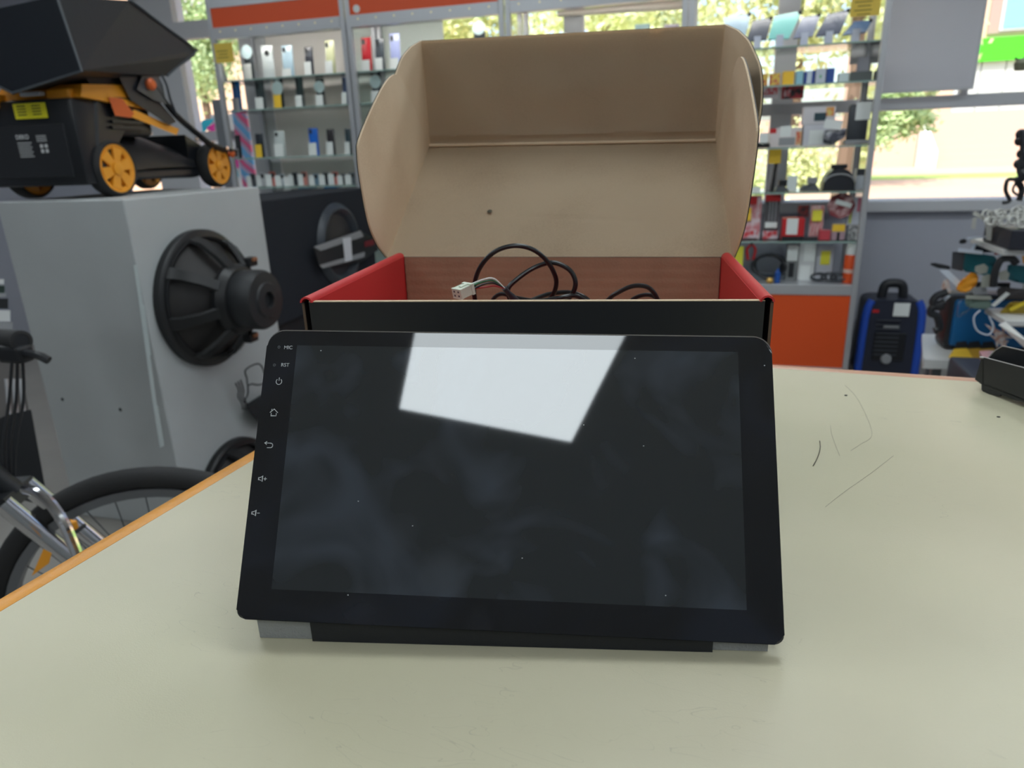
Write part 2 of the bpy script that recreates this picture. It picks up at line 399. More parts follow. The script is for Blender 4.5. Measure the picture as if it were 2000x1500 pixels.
for sx in (s0.x - .3, s0.x + 4.65):
    obj('side_wall', MB().sheet([(sx, 35.8, -.2), (sx, 41.5, -.2), (sx, 41.5, 2.7), (sx, 40, 2.7), (sx, 35.8, .5)], (.3, 0, 0)), mat('side_wall_white', (240, 240, 238), .9), st)
solo('retaining_wall', 'low pinkish wall outside, left of the stairs', 'wall', MB().bx((s0.x - 9, 38, -.2), (s0.x - .35, 38.4, 2.1)), SM)
FAR = thing('apartment_building', 'beige panelled block seen through the window above the left cabinet', 'building', PY(360, 300, 30))
a = PY(300, 60, 30); obj('wall', MB().bx((a.x - 8, 30, -.2), (a.x + 10, 36, 14)), W1, FAR)
for k in range(3):
    for j in range(2):
        q = PY(322 + 38 * k, -20 + 32 * j, 29.9); f_ = obj('window', MB().bx((q.x, 29.8, q.z - 1.1), (q.x + .9, 30, q.z)), FRAME, FAR)
# trees
LEAFM = [mat('leaf_light', (222, 230, 172), .7, var=.2, vs=1.5), mat('leaf_mid', (184, 206, 150), .7, var=.25, vs=1.5)]
TRK = mat('bark', (120, 100, 84), .9, bump=.4, bs=20)
def tree(x, y, h, r, label, k=0, n=1500, cz=None, name='leafy_tree', off=0, ls=None):
    t = thing(name, label, 'tree', (x, y, -.2), None, 'trees outside the windows')
    obj('trunk', MB().tube([(x, y, -.2), (x + .1, y, h * .4), (x - .1, y + .1, h * .8)], [r * .09, r * .07, r * .03], 8, sm=3), TRK, t, smooth=True)
    m = MB(); cz = cz or h * .75
    cl = [V((rnd.gauss(0, .45), rnd.gauss(0, .45), rnd.gauss(0, .38))) for _ in range(14)]
    for _ in range(n):
        c = rnd.choice(cl); d = V((rnd.gauss(0, .22), rnd.gauss(0, .22), rnd.gauss(0, .2))) + c
        p = V((x + off + d.x * r, y + d.y * r, cz + d.z * r)); u = V((rnd.gauss(0, 1), rnd.gauss(0, 1), rnd.gauss(0, 1))).normalized(); v = u.orthogonal().normalized()
        s = ls or r * .026; vs = [m.bm.verts.new(p + q) for q in (u * s * 1.8, v * s, -u * s * 1.8, -v * s)]; m.bm.faces.new(vs)
    obj('crown', m, LEAFM[k], t, kind='stuff')
q = PY(1640, 330, 13); tree(q.x, 13, 5.2, 1.4, 'young tree outside right of centre, trunk seen through the right cabinet', 1, 4500, cz=4.2)
q = PY(1700, 245, 12); tree(q.x - .05, 12, 3.0, .42, 'drooping green crown outside beside the cabinet post', 1, 2200, cz=1.6, off=.42, ls=.03)
for px, Y, h, r, k, tx in ((1540, 24, 8, 3.2, 0, 'behind the tablets'), (1180, 18, 6.5, 2.4, 0, 'above the middle of the box lid'), (900, 24, 7, 2.6, 0, 'above the left end of the box lid'), (395, 12, 4, 1.0, 1, 'left of the phone cabinets')):
    q = PY(px, 200, Y); tree(q.x, Y, h, r, 'light green tree outside ' + tx, k, 6500)
for px, Y, sp, tx in ((1570, 22, .9, 'below the tablets'), (1440, 15.5, .7, 'beside the right side flap of the box'), (1230, 33, 2.2, 'behind the middle of the box lid')):
    q = PY(px, 240, Y)
    m = MB()
    for _ in range(3000):
        p = V((q.x, Y, -.2)) + V((rnd.gauss(0, .6), rnd.gauss(0, .35), abs(rnd.gauss(0, .8)))) * sp
        u = V((rnd.gauss(0, 1), rnd.gauss(0, 1), rnd.gauss(0, 1))).normalized(); v = u.orthogonal().normalized(); s = .05 * sp
        m.bm.faces.new([m.bm.verts.new(p + e) for e in (u * s * 1.6, v * s, -u * s * 1.6, -v * s)])
    solo('shrub', 'yellow-green shrub outside ' + tx, 'shrub', m, LEAFM[0], kind='stuff')

# ================================================================== display cabinets
UPX = [-2.667, -1.852, -1.012, -.153, .682]
ZH = PY(405, 56, CY).z; ZHT = PY(405, 17, CY).z
def zc(px, py): return PY(px, py, CY).z
LSH = [1.578, 1.424, 1.170, 1.010]; RSH = [1.557, 1.398, 1.130, .929, .702]
DEP = .36
BASEZ = .50
LEDB = mat('led_bar_light', (250, 248, 240), .5, emit=26)
LEDM = mat('led_dot', (240, 226, 170), .5, emit=.5)
def cabinet(i, label, shelves, header=True, back=None, basez=BASEZ):
    x0, x1 = UPX[i] + .004, UPX[i + 1] - .004
    t = thing('display_cabinet', label, 'cabinet', ((x0 + x1) / 2, CY + DEP / 2, 0), None, 'glass display cabinets along the window')
    for x in (x0 + .0125, x1 - .0125):
        for y in (CY + .0125, CY + DEP):
            obj('post', MB().bx((x - .0125, y - .0125, 0), (x + .0125, y + .0125, ZHT + .06), bev=.002), SILV, t)
    obj('base_panel', MB().bx((x0 + .026, CY + .005, .09), (x1 - .026, CY + .02, basez - .05)), ORG, t, label='orange base panel')
    obj('base_shelf', MB().bx((x0 + .026, CY, basez - .05), (x1 - .026, CY + DEP, basez), bev=.002), SILV, t)
    obj('plinth_rail', MB().bx((x0 + .026, CY, .05), (x1 - .026, CY + DEP, .09)), SILV, t)
    obj('header_panel', MB().bx((x0 + .026, CY + .004, ZH), (x1 - .026, CY + .02, ZHT)), ORG, t, label='orange header panel')
    obj('header_rail', MB().bx((x0 + .026, CY, ZHT), (x1 - .026, CY + .03, ZHT + .06)), SILV, t)
    lr = obj('light_rail', MB().bx((x0 + .026, CY - .002, ZH - .055), (x1 - .026, CY + .04, ZH)), SILV, t)
    m = MB()
    for k in range(8): m.box((x0 + .07 + k * (x1 - x0 - .14) / 7, CY - .003, ZH - .02), (.006, .002, .006))
    obj('led_strip', m, LEDM, lr)
    obj('led_bar', MB().bx((x0 + .05, CY + .046, ZH - .035), (x1 - .05, CY + .056, ZH - .029)), LEDB, lr)
    obj('top_panel', MB().bx((x0 + .026, CY + .04, ZH - .005), (x1 - .026, CY + DEP, ZH + .0)), GL_SH, t)
    for z in shelves:
        sh = obj('glass_shelf', MB().bx((x0 + .004, CY + .03, z - .006), (x1 - .004, CY + DEP - .02, z)), GL_SH, t)
        obj('edge', MB().bx((x0 + .026, CY + .026, z - .0065), (x1 - .026, CY + .0301, z + .0005)), GLED, sh)
    for x in (x0 + .01, x1 - .01):
        m = MB(); m.bm.faces.new([m.bm.verts.new(p) for p in ((x, CY + .03, basez), (x, CY + DEP - .02, basez), (x, CY + DEP - .02, ZH - .06), (x, CY + .03, ZH - .06))])
        obj('side_glass', m, GL_W, t)
    if back:
        for (a, b, z0, z1, mm) in back:
            obj('back_panel', MB().bx((a, CY + DEP + .015, z0), (b, CY + DEP + .022, z1)), mm, t)
    return t
PB = mat('back_board_warm', (238, 232, 226), .8); PG = mat('back_board_grey', (206, 208, 210), .8); PW = mat('back_board_white', (226, 228, 222), .8)
BY = CY + DEP + .02
def bx_(x0, x1, y0, y1, mm): a = PY(x0, (y0 + y1) / 2, BY); b = PY(x1, (y0 + y1) / 2, BY); return (a.x, b.x, PY((x0 + x1) / 2, y1, BY).z, PY((x0 + x1) / 2, y0, BY).z, mm)
cabinet(0, 'leftmost glass phone cabinet with orange header and three rows of phones', LSH + [.86, .69], back=[
    bx_(487, 538, 62, 400, PG), bx_(539, 692, 60, 400, PB)])
cabinet(1, 'second glass phone cabinet, partly hidden by the open box lid', LSH + [.86, .69], back=[
    bx_(700, 880, 40, 560, mat('back_board_green', (232, 240, 232), .8))])
cabinet(2, 'third glass cabinet mostly hidden behind the cardboard lid', LSH[:1] + RSH[1:])
cabinet(3, 'rightmost glass cabinet with tablets on top shelf and see-through back', RSH, back=[
    bx_(1661, 1697, 82, 125, PG)])
# boards behind right cabinet lower part (wall under the sill is the real wall)
# white roller blind above the middle
solo('roller_blind', 'cream rolled blind across the top of the window above the box lid', 'blind', MB().tube([PY(1090, 24, 4.05), PY(1335, 9, 4.05)], .022, 12), mat('blind_cream', (240, 230, 214), .7), smooth=True)
# notes on the cabinets
def lines(par, c, wd, n, gap, m, nm='printed_lines'):
    b = MB()
    for k in range(n): b.box((c[0] - wd * (.0 if k % 2 else .06), c[1], c[2] - k * gap), (wd * (1 if k % 2 == 0 else .75), .0006, gap * .3))
    obj(nm, b, m, par)
INK = mat('ink_brown', (150, 130, 60), .8)
for (x0, y0, x1, y1, lab, n) in ((415, 83, 451, 122, 'yellow notice with printed lines taped on the leftmost cabinet', 3), (1664, -18, 1722, 30, 'amber notice with printed lines taped at the top of the rightmost cabinet', 5)):
    a = PY(x0, (y0 + y1) / 2, CY - .03); b = PY(x1, (y0 + y1) / 2, CY - .03); z0 = PY((x0 + x1) / 2, y1, CY - .03).z; z1 = PY((x0 + x1) / 2, y0, CY - .03).z
    t = thing('paper_notice', lab, 'notice', ((a.x + b.x) / 2, CY - .02, z0))
    obj('paper', MB().bx((a.x, CY - .012, z0), (b.x, CY - .009, z1)), mat('notice_yellow', (226, 196, 84), .7), t)
    lines(t, ((a.x + b.x) / 2 - .005, CY - .0128, z0 + (z1 - z0) * .6), (b.x - a.x) * .6, n, .016, INK)
# logo spot on the second header
t_ = PY(696, 17, CY); solo('header_sticker', 'small round white sticker on the orange header of the second cabinet', 'sticker', MB().cyl((t_.x, CY - .001, t_.z), (t_.x, CY + .003, t_.z), .018), WHITE)

# ------------------------------------------------------------------ phones
def phone(x0, y0, x1, y1, col, lab, zsh, tag=None, tagtop=.5, cam_=False, oval=False, Y=CY + .14, grp='phones on the cabinet shelves', lean=.06):
    """standing phone filling the given box of the photograph, on the shelf zsh"""
    a = PY(x0, (y0 + y1) / 2, Y); b = PY(x1, (y0 + y1) / 2, Y); wd = (b.x - a.x) * .93; top = PY((x0 + x1) / 2, y0, Y).z; h = max(.05, top - zsh)
    cx = (a.x + b.x) / 2
    R = rz(rnd.uniform(-.12, .12)) @ Matrix.Rotation(-lean, 3, 'X')
    t = thing('smartphone', lab, 'phone', (cx, Y, zsh + .001), R, grp)
    obj('body', MB().box((0, .004, h / 2), (wd, .008, h), bev=.0035), mat('phone_%d_%d_%d' % col, col, .25, coat=.3), t, world=False, smooth=True)
    if cam_:
        obj('camera_bump', MB().cyl((0, -.0005, h * .78), (0, -.003, h * .78), wd * .2, seg=18), BLK, t, world=False)
    else:
        obj('camera_bump', MB().box((-wd * .25, -.001, h * .87), (wd * .3, .003, h * .14), bev=.001), BLK, t, world=False)
    if tag:
        obj('price_tag', MB().box((-wd * .05, -.012, h * tagtop / 2), (wd * .86, .0012, h * tagtop)), tag, t, world=False, label='%s price tag' % ('yellow' if tag in (YEL, YEL2) else 'white'))
    if oval:
        obj('price_bubble', MB().lathe((0, -.006, h * .70 if oval == 1 else h * 1.04), (0, -1, 0), [(0, 0), (wd * .62, 0), (wd * .62, .002), (0, .002)], 20), mat('bubble_pale', (214, 238, 242), .5), t, world=False)
    return t
D1 = (52, 60, 64)
row = [
 (475, 104, 494, 145, D1, 'dark phone with white price bubble on the top shelf beside the yellow notice', 0, WHITE, .62, 0, 2),
 (509, 88, 533, 144, (214, 222, 222), 'white phone with a single black round camera on the top shelf', 0, None, 0, 1, 0),
 (548, 88, 572, 144, (186, 212, 226), 'pale blue phone on the top shelf, right of the white phone', 0, WHITE, .3, 0, 0),
 (593, 91, 611, 141, (58, 60, 68), 'black phone with white tag on the top shelf, centre', 0, WHITE, .5, 0, 0),
 (633, 78, 653, 139, (212, 214, 170), 'pale yellow phone at the right end of the top shelf', 0, WHITE, .42, 0, 0),
 (704, 72, 725, 137, (206, 44, 54), 'bright red phone in the second cabinet', 0, WHITE, .36, 0, 0),
 (731, 75, 750, 134, (74, 82, 90), 'dark slate phone between the red and the lavender ones', 0, WHITE, .42, 0, 0),
 (760, 64, 781, 131, (178, 186, 232), 'lavender phone beside the cardboard ear', 0, WHITE, .34, 0, 0),
 (453, 160, 469, 211, (30, 90, 150), 'blue phone on the second shelf at the left post', 1, GREY, .45, 0, 0),
 (498, 160, 516, 209, (66, 78, 82), 'dark grey phone on the second shelf, right of the blue one', 1, WHITE, .45, 0, 0),
 (533, 155, 553, 208, (46, 56, 60), 'dark phone with a yellow price tag and bubble on the second shelf', 1, YEL, .48, 0, 1),
 (576, 153, 592, 205, (60, 76, 78), 'greenish black phone on the second shelf, right of the yellow tag', 1, WHITE, .42, 0, 0),
 (616, 153, 633, 204, (44, 50, 52), 'black phone with price bubble on the second shelf, right of centre', 1, WHITE, .42, 0, 1),
 (667, 150, 679, 201, (90, 106, 140), 'slim blue-grey phone beside the cabinet post, second shelf', 1, WHITE, .46, 0, 0),
 (724, 141, 744, 198, (70, 78, 84), 'dark phone with a pale blue oval price bubble in the second cabinet', 1, WHITE, .4, 0, 1),
 (457, 264, 469, 301, (50, 54, 58), 'small black phone on the third shelf above the mower wheel', 2, GREY, .42, 0, 0),
 (498, 261, 514, 303, (40, 48, 56), 'black phone with a yellow price tag on the third shelf', 2, YEL, .54, 0, 0),
 (535, 256, 556, 302, (206, 214, 212), 'white phone on the third shelf', 2, WHITE, .5, 0, 0),
 (602, 250, 621, 299, (26, 104, 206), 'bright blue phone on the third shelf', 2, WHITE, .46, 0, 0),
 (637, 252, 653, 298, (48, 46, 50), 'black phone with copper rim on the third shelf, right of the blue one', 2, WHITE, .5, 0, 0),
 (673, 251, 685, 297, (52, 70, 78), 'dark teal phone beside the post on the third shelf', 2, WHITE, .48, 0, 0)]
for r in row:
    phone(*r[:4], r[4], r[5], LSH[r[6]], tag=r[7], tagtop=r[8], cam_=bool(r[9]), oval=r[10])
def card(x0, y0, x1, y1, m, lab, Y, z=None, name='price_card', cat='card', grp=None, th=.002, lean=.1, fold=True):
    a = PY(x0, (y0 + y1) / 2, Y); b = PY(x1, (y0 + y1) / 2, Y); z0 = PY((x0 + x1) / 2, y1, Y).z if z is None else z; z1 = PY((x0 + x1) / 2, y0, Y).z
    mb = MB().box(((a.x + b.x) / 2, Y, (z0 + z1) / 2), (b.x - a.x, th, z1 - z0))
    if fold: mb.sheet([(a.x, Y, z1), (b.x, Y, z1), (b.x, Y + .03, z0), (a.x, Y + .03, z0)], (0, .001, 0))
    return solo(name, lab, cat, mb, m, group=grp)
card(420, 125, 436, 148, WHITE, 'white folded price card under the yellow notice', CY + .1, LSH[0])
# bottom row of button phones with tags
cols = [(90, 96, 104), (200, 204, 206), (214, 120, 110), (180, 190, 196), (60, 66, 72), (210, 140, 130), (120, 150, 170), (50, 58, 66), (216, 130, 120), (54, 60, 66), (110, 120, 126), (210, 120, 120), (70, 74, 80)]
for k, x in enumerate((480, 499, 519, 537, 562, 581, 603, 623, 641, 658, 674)):
    c = cols[k]; Y = CY + .12; z = LSH[3]; top = PY(x, 340 - (k % 3) * 2, Y).z; wd = .045; a = PY(x + 8, 350, Y)
    t = thing('button_phone', ('grey', 'pale silver', 'salmon', 'light grey', 'charcoal', 'dusty pink', 'steel blue', 'near-black', 'coral', 'black', 'mid grey')[k] + ' button phone behind a white tag, ' + ('first', 'second', 'third', 'fourth', 'fifth', 'sixth', 'seventh', 'eighth', 'ninth', 'tenth', 'last')[k] + ' from the left in the bottom row', 'phone', (a.x, Y, z + .001), rz(rnd.uniform(-.2, .2)), 'button phones in the bottom row')
    h = top - z
    obj('body', MB().box((.012, .014, h * .5), (wd * .8, .011, h), bev=.003), mat('bphone%d' % k, c, .4), t, world=False)
    obj('screen', MB().box((.012, .0082, h * .75), (wd * .55, .001, h * .3)), BLK, t, world=False)
    obj('price_tag', MB().box((-.006, -.002, h * .42), (wd * .8, .0015, h * .84)), WHITE, t, world=False)
for k, (x0, x1, y0, m, tx) in enumerate(((560, 582, 370, GREY, 'grey'), (584, 604, 366, mat('box_bluegrey', (120, 152, 172), .6), 'blue-grey'), (607, 630, 369, mat('box_palegrey', (190, 196, 196), .6), 'pale grey'), (634, 655, 364, mat('box_blue', (50, 130, 190), .6), 'bright blue'), (660, 684, 367, mat('box_palegrey2', (198, 200, 198), .6), 'off-white'))):
    Y = CY + .1; a = PY(x0, 376, Y); b = PY(x1, 376, Y); z1 = PY(x0, y0, Y).z
    t = thing('phone_box', tx + ' carton low in the leftmost cabinet just above the black speaker box', 'box', ((a.x + b.x) / 2, Y + .04, .86), None, 'cartons low in the leftmost cabinet')
    obj('carton', MB().bx((a.x, Y, .861), (b.x, Y + .09, z1), bev=.002), m, t)
    obj('lid', MB().bx((a.x - .001, Y - .001, z1 - .02), (b.x + .001, Y + .091, z1 + .001)), m, t)
card(555, 345, 566, 372, WHITE, 'white price card leaning over the bottom row edge', CY + .05, LSH[4 - 1] if False else .95, fold=False)
solo('white_cup', 'white tapered cup low in the second cabinet beside the box', 'cup', MB().lathe((PY(741, 500, CY + .1).x, CY + .1, .691), (0, 0, 1), [(0, 0), (.012, 0), (.032, .07), (.03, .07), (.01, .003), (0, .003)], 20), WHITE, smooth=True)
# hats / items above lid
a = PY(1290, 52, CY + .14); solo('orange_ball', 'orange rounded object peeking over the box lid', 'ball', MB().lathe((a.x, CY + .14, LSH[0] + .0), (0, 0, 1), [(0, 0), (.03, .002), (.055, .03), (.06, .06), (.045, .085), (.02, .098), (0, .1)], 24), mat('coral', (240, 120, 80), .5), smooth=True)
for px, c, tx in ((1255, (150, 180, 180), 'grey-green'), (1312, (180, 178, 190), 'pale grey')):
    a = PY(px, 48, CY + .2); solo('small_carton', tx + ' carton peeking over the box lid beside the orange object', 'box', MB().bx((a.x - .035, CY + .18, LSH[0] + .001), (a.x + .035, CY + .24, a.z), bev=.003), mat('ct%d' % px, c, .6))
a = PY(936, 64, CY + .14); t = thing('smartphone', 'dark phone with a price bubble peeking over the lid left of centre', 'phone', (a.x, CY + .14, LSH[0] + .001), None, 'phones on the cabinet shelves')
obj('body', MB().box((0, .004, .085), (.06, .008, .168), bev=.003), mat('phone_slate', (70, 78, 82), .3), t, world=False); obj('price_bubble', MB().lathe((0, -.003, .172), (0, -1, 0), [(0, 0), (.032, 0), (.032, .002), (0, .002)], 20), MATS['bubble_pale'], t, world=False)

# ------------------------------------------------------------------ tablets on the top right shelf
TY = CY + .13
for q, c, lab in (([(1412, 34), (1467, 25), (1455, 76), (1425, 80)], (160, 186, 204), 'silver-blue tablet, leftmost on the top shelf of the right cabinet'),
                  ([(1470, 41), (1509, 33), (1497, 77), (1457, 81)], (78, 84, 98), 'dark tablet second from the left on the top shelf'),
                  ([(1512, 31), (1567, 21), (1541, 75), (1500, 77)], (130, 200, 196), 'teal tablet on the top shelf of the right cabinet'),
                  ([(1566, 34), (1603, 27), (1588, 70), (1549, 75)], (126, 134, 156), 'grey-blue tablet right of the teal one'),
                  ([(1616, 28), (1661, 17), (1641, 64), (1592, 71)], (86, 94, 114), 'large slate tablet left of the amber notice'),
                  ([(1668, 42), (1704, 39), (1692, 62), (1645, 68)], (84, 112, 150), 'blue tablet under the amber notice')):
    base = V(PY((q[2][0] + q[3][0]) / 2, (q[2][1] + q[3][1]) / 2, TY)); pts = [PY(x, y, TY + (.03 if i < 2 else -.005)) for i, (x, y) in enumerate(q)]
    t = thing('tablet', lab, 'tablet', (base.x, TY, RSH[0]), None, 'tablets on stands')
    nrm = (pts[1] - pts[0]).cross(pts[3] - pts[0]).normalized()
    if nrm.y > 0: nrm = -nrm
    obj('body', MB().sheet(pts, -nrm * .009), mat('tab_%d' % c[0], c, .3, coat=.3), t)
    ce = sum(pts, V()) / 4; obj('camera', MB().box(pts[1] * .88 + ce * .12 + nrm * .002, (.014, .004, .014)), BLK, t)
    w_ = MB(); w_.sheet([(base.x - .035, TY - .03, RSH[0] + .001), (base.x + .03, TY - .03, RSH[0] + .001), (base.x + .03, TY + .07, RSH[0] + .001), (base.x - .035, TY + .07, RSH[0] + .001)], (0, 0, .004))
    w_.box((base.x, TY + .015, (RSH[0] + base.z) / 2 + .01), (.02, .006, base.z - RSH[0] + .025)); w_.box((base.x + .004, TY - .03, RSH[0] + .03), (.03, .004, .055))
    obj('stand', w_, mat('stand_clear', (196, 204, 222), .35), t)

# ------------------------------------------------------------------ boxes and gadgets in the right cabinet
def carton(x0, y0, x1, y1, c, lab, z, Y=CY + .12, d=.06, name='small_box', stripe=None, cat='box', grp='packs in the rightmost cabinet'):
    a = PY(x0, (y0 + y1) / 2, Y); b = PY(x1, (y0 + y1) / 2, Y); z1 = PY((x0 + x1) / 2, y0, Y).z
    t = thing(name, lab, cat, ((a.x + b.x) / 2, Y + d / 2, z), None, grp)
    m = c if not isinstance(c, tuple) else mat('ct_%d_%d_%d' % c, c, .5)
    obj('carton', MB().bx((a.x, Y, z + .001), (b.x, Y + d, z1), bev=.0015), m, t)
    if stripe:
        for (f0, f1, g0, g1, mm) in stripe:
            obj('printed_panel', MB().bx((a.x + (b.x - a.x) * f0, Y - .0012, z + (z1 - z) * g0), (a.x + (b.x - a.x) * f1, Y - .0002, z + (z1 - z) * g1)), mm, t)
    return t
MIX1 = mat('print_mix_warm', (226, 196, 90), .6, col2=(196, 96, 80), vs=60); MIX2 = mat('print_mix_red', (206, 60, 66), .6, col2=(216, 206, 214), vs=50)
MIX3 = mat('print_mix_dark', (60, 56, 62), .6, col2=(190, 60, 70), vs=45); NAVY = mat('print_navy', (34, 66, 150), .5); SKYB = mat('print_sky', (150, 200, 216), .5)
z = RSH[1]
carton(1484, 144, 1500, 164, MIX1, 'colourful patterned pack on the second shelf beside the lid ear', z)
carton(1504, 143, 1524, 163, MIX1, 'colourful patterned pack left of the yellow box', z)
carton(1529, 139, 1551, 164, (250, 200, 60), 'solid yellow small box on the second shelf', z)
carton(1555, 138, 1569, 161, SKYB, 'light blue small box right of the yellow one', z)
carton(1571, 138, 1591, 160, (206, 220, 232), 'white box with a blue V shape on the second shelf', z, stripe=[(.0, .25, .1, .9, NAVY), (.75, 1, 0, 1, NAVY)])
carton(1593, 134, 1613, 158, (200, 208, 222), 'pale grey box with a green dot on the second shelf', z, stripe=[(.4, .6, .4, .6, mat('dot_green', (110, 180, 140), .5))])
carton(1615, 133, 1630, 157, (50, 84, 160), 'navy box right of the pale grey one', z)
carton(1639, 142, 1658, 159, (214, 230, 232), 'pale blue-white box near the right end of the second shelf', z)
carton(1661, 139, 1704, 156, (104, 110, 110), 'wide dark grey box at the right end of the second shelf', z, Y=CY + .16)
card(1675, 111, 1697, 142, mat('card_lilac', (222, 222, 234), .6), 'white price card standing on the wide dark grey box', CY + .2, PY(1680, 139, CY + .16).z + .001)
z = RSH[2]
red_z = PY(1500, 193, CY + .14).z
carton(1484, 170, 1520, 194, (232, 222, 228), 'white pack with red lettering hanging below the second shelf', red_z, d=.02, stripe=[(.05, .95, .35, .9, mat('lettering_red', (214, 90, 96), .6, col2=(232, 222, 228), vs=70))])
carton(1527, 168, 1570, 193, MIX3, 'black pack with a red round emblem hanging below the second shelf', PY(1550, 193, CY + .12).z, d=.02, stripe=[(.1, .4, .2, .7, MIX2)])
t = thing('computer_mouse', 'black mouse with a white price card beside the box flap, third shelf', 'mouse', (PY(1491, 275, CY + .1).x, CY + .12, z))
x_ = PY(1491, 275, CY + .1).x
obj('shell', MB().lathe((x_, CY + .12, z + .001), (0, 0, 1), [(0, 0), (.03, 0), (.034, .012), (.022, .026), (0, .03)], 20), BLK, t, smooth=True); obj('price_tag', MB().box((x_, CY + .085, z + .045), (.04, .002, .045)), WHITE, t)
carton(1503, 250, 1566, 283, (222, 214, 214), 'white box with red corners and a price card on the third shelf', z, d=.1, stripe=[(.0, .2, .75, 1, RED), (.82, 1, .1, .8, mat('print_coral', (214, 100, 80), .6, col2=(220, 200, 150), vs=40)), (.32, .66, .55, 1.1, WHITE), (.3, .8, .1, .5, GREY)])
t = carton(1569, 243, 1634, 283, (208, 208, 216), 'open white box lower half on the third shelf', z, d=.1, stripe=[(.7, .95, .35, .6, BLK), (.18, .6, .1, .75, WHITE)], name='gadget_box')
carton(1569, 208, 1632, 238, (214, 210, 214), 'white gadget box with a picture of a dark device, stacked on top', PY(1600, 243, CY + .12).z, d=.08, name='gadget_box', stripe=[(.35, .72, .2, .65, mat('pic_teal', (44, 70, 80), .5)), (.7, .95, .45, .95, mat('pic_warm', (226, 120, 70), .6, col2=(226, 200, 120), vs=40))])
a = PY(1632, 262, CY + .07)
t = thing('plastic_bag', 'crumpled dark bag with a white card in front of the gadget boxes', 'bag', (a.x, CY + .08, z))
m = MB(); m.hull([(a.x + rnd.uniform(-.05, .045), CY + .08 + rnd.uniform(-.02, .02), z + .001 + rnd.uniform(0, .085)) for _ in range(30)])
obj('bag', m, mat('bag_dark', (80, 82, 92), .25, col2=(180, 180, 190), vs=30), t); b = PY(1627, 243, CY + .05)
obj('price_tag', MB().box(b, (.075, .002, .04), Matrix.Rotation(.15, 3, 'Y')), WHITE, t)
a = PY(1676, 250, CY + .09)
t = thing('webcam_kit', 'black device with a white card at the right end of the third shelf', 'gadget', (a.x, CY + .12, z))
obj('body', MB().box((a.x, CY + .12, z + .09), (.085, .04, .17), bev=.012), DGR, t, smooth=True); obj('foot', MB().box((a.x + .005, CY + .12, z + .012), (.11, .07, .02), bev=.004), GREY, t)
obj('price_tag', MB().box((a.x + .015, CY + .095, z + .145), (.062, .002, .075)), WHITE, t)
z = RSH[3]
a = PY(1512, 320, CY + .1)
t = thing('handheld_tool', 'black stick with a yellow price tag standing on the fourth shelf', 'tool', (a.x, CY + .11, z))
obj('shaft', MB().cyl((a.x, CY + .11, z + .001), (a.x + .012, CY + .11, z + .15), .009), BLK, t); obj('price_tag', MB().box((a.x, CY + .09, z + .165), (.055, .002, .07)), YEL, t); obj('stand', MB().cyl((a.x - .012, CY + .1, z), (a.x - .012, CY + .1, z + .13), .004), CHR, t)
card(1463, 365, 1485, 375, WHITE, 'small white card lying at the left of the fourth shelf', CY + .1, z, fold=False)
for (px0, px1, h, lab) in ((1512, 1540, .045, 'flat dark gadget left of the white box, fourth shelf'), (1563, 1600, .055, 'dark low gadget with a grey block on it, fourth shelf')):
    a = PY(px0, 372, CY + .12); b = PY(px1, 372, CY + .12); t = thing('gadget', lab, 'gadget', ((a.x + b.x) / 2, CY + .13, z))
    obj('body', MB().hull([(a.x, CY + .08, z + .001), (b.x, CY + .08, z + .001), (a.x, CY + .18, z + .001), (b.x, CY + .18, z + .001), (a.x + .01, CY + .1, z + .02), (b.x - .02, CY + .1, z + h * .6), (b.x - .02, CY + .16, z + h * .6), (a.x + .01, CY + .16, z + .025)]), DGR, t)
    obj('top_block', MB().box(((a.x + b.x) / 2 + .008, CY + .13, z + h * .85), (.045, .03, .03), bev=.004), GREY if px0 > 1550 else BLK, t)
carton(1538, 344, 1557, 372, (222, 230, 228), 'tall white box in the middle of the fourth shelf', z, Y=CY + .1, d=.04)
a = PY(1606, 370, CY + .08); b = PY(1668, 370, CY + .08); xm = (a.x + b.x) / 2; hw = (b.x - a.x) / 2
t = thing('zip_case', 'large black domed case with a silver zip band on the fourth shelf', 'case', (xm, CY + .13, z))
dm = [V((xm + hw * math.cos(k), 0, z + .001 + .1 * max(0, math.sin(k)) ** .75)) for k in [PI * j / 14 for j in range(15)]]
obj('shell', MB().sheet([(p.x, CY + .07, p.z) for p in dm], (0, .11, 0)), mat('case_black', (40, 42, 48), .35), t, smooth=True)
obj('zip_band', MB().tube([(p.x * .97 + xm * .03, CY + .066, z + .025 + (p.z - z) * .5) for p in dm[1:-1]], .004, 6), GREY, t); obj('handle', MB().box((xm, CY + .12, z + .108), (.07, .03, .02), bev=.005), BLK, t)
carton(1672, 330, 1692, 372, (206, 212, 220), 'pale box with a dark top at the right end of the fourth shelf', z, stripe=[(0, 1, .7, 1, DGR)])
carton(1447, 350, 1460, 374, (190, 214, 210), 'pale green box beside the flap on the fourth shelf', z)
z = RSH[4]
def pack(x0, y0, x1, y1, m, lab, Y=CY + .12, parts=()):
    a = PY(x0, (y0 + y1) / 2, Y); b = PY(x1, (y0 + y1) / 2, Y); z0 = PY((x0 + x1) / 2, y1, Y).z; z1 = PY((x0 + x1) / 2, y0, Y).z
    z0 = max(z0, RSH[4] + .001)
    t = thing('blister_pack', lab, 'packet', ((a.x + b.x) / 2, Y, z0), None, 'packets on the fifth shelf')
    obj('backing_card', MB().bx((a.x, Y, z0), (b.x, Y + .003, z1)), m, t)
    for (f0, f1, g0, g1, mm, nm) in parts:
        obj(nm, MB().bx((a.x + (b.x - a.x) * f0, Y - .012, z0 + (z1 - z0) * g0), (a.x + (b.x - a.x) * f1, Y - .001, z0 + (z1 - z0) * g1), bev=.002), mm, t)
PINKC = mat('pack_pink', (206, 130, 136), .5, col2=(226, 206, 210), vs=30)
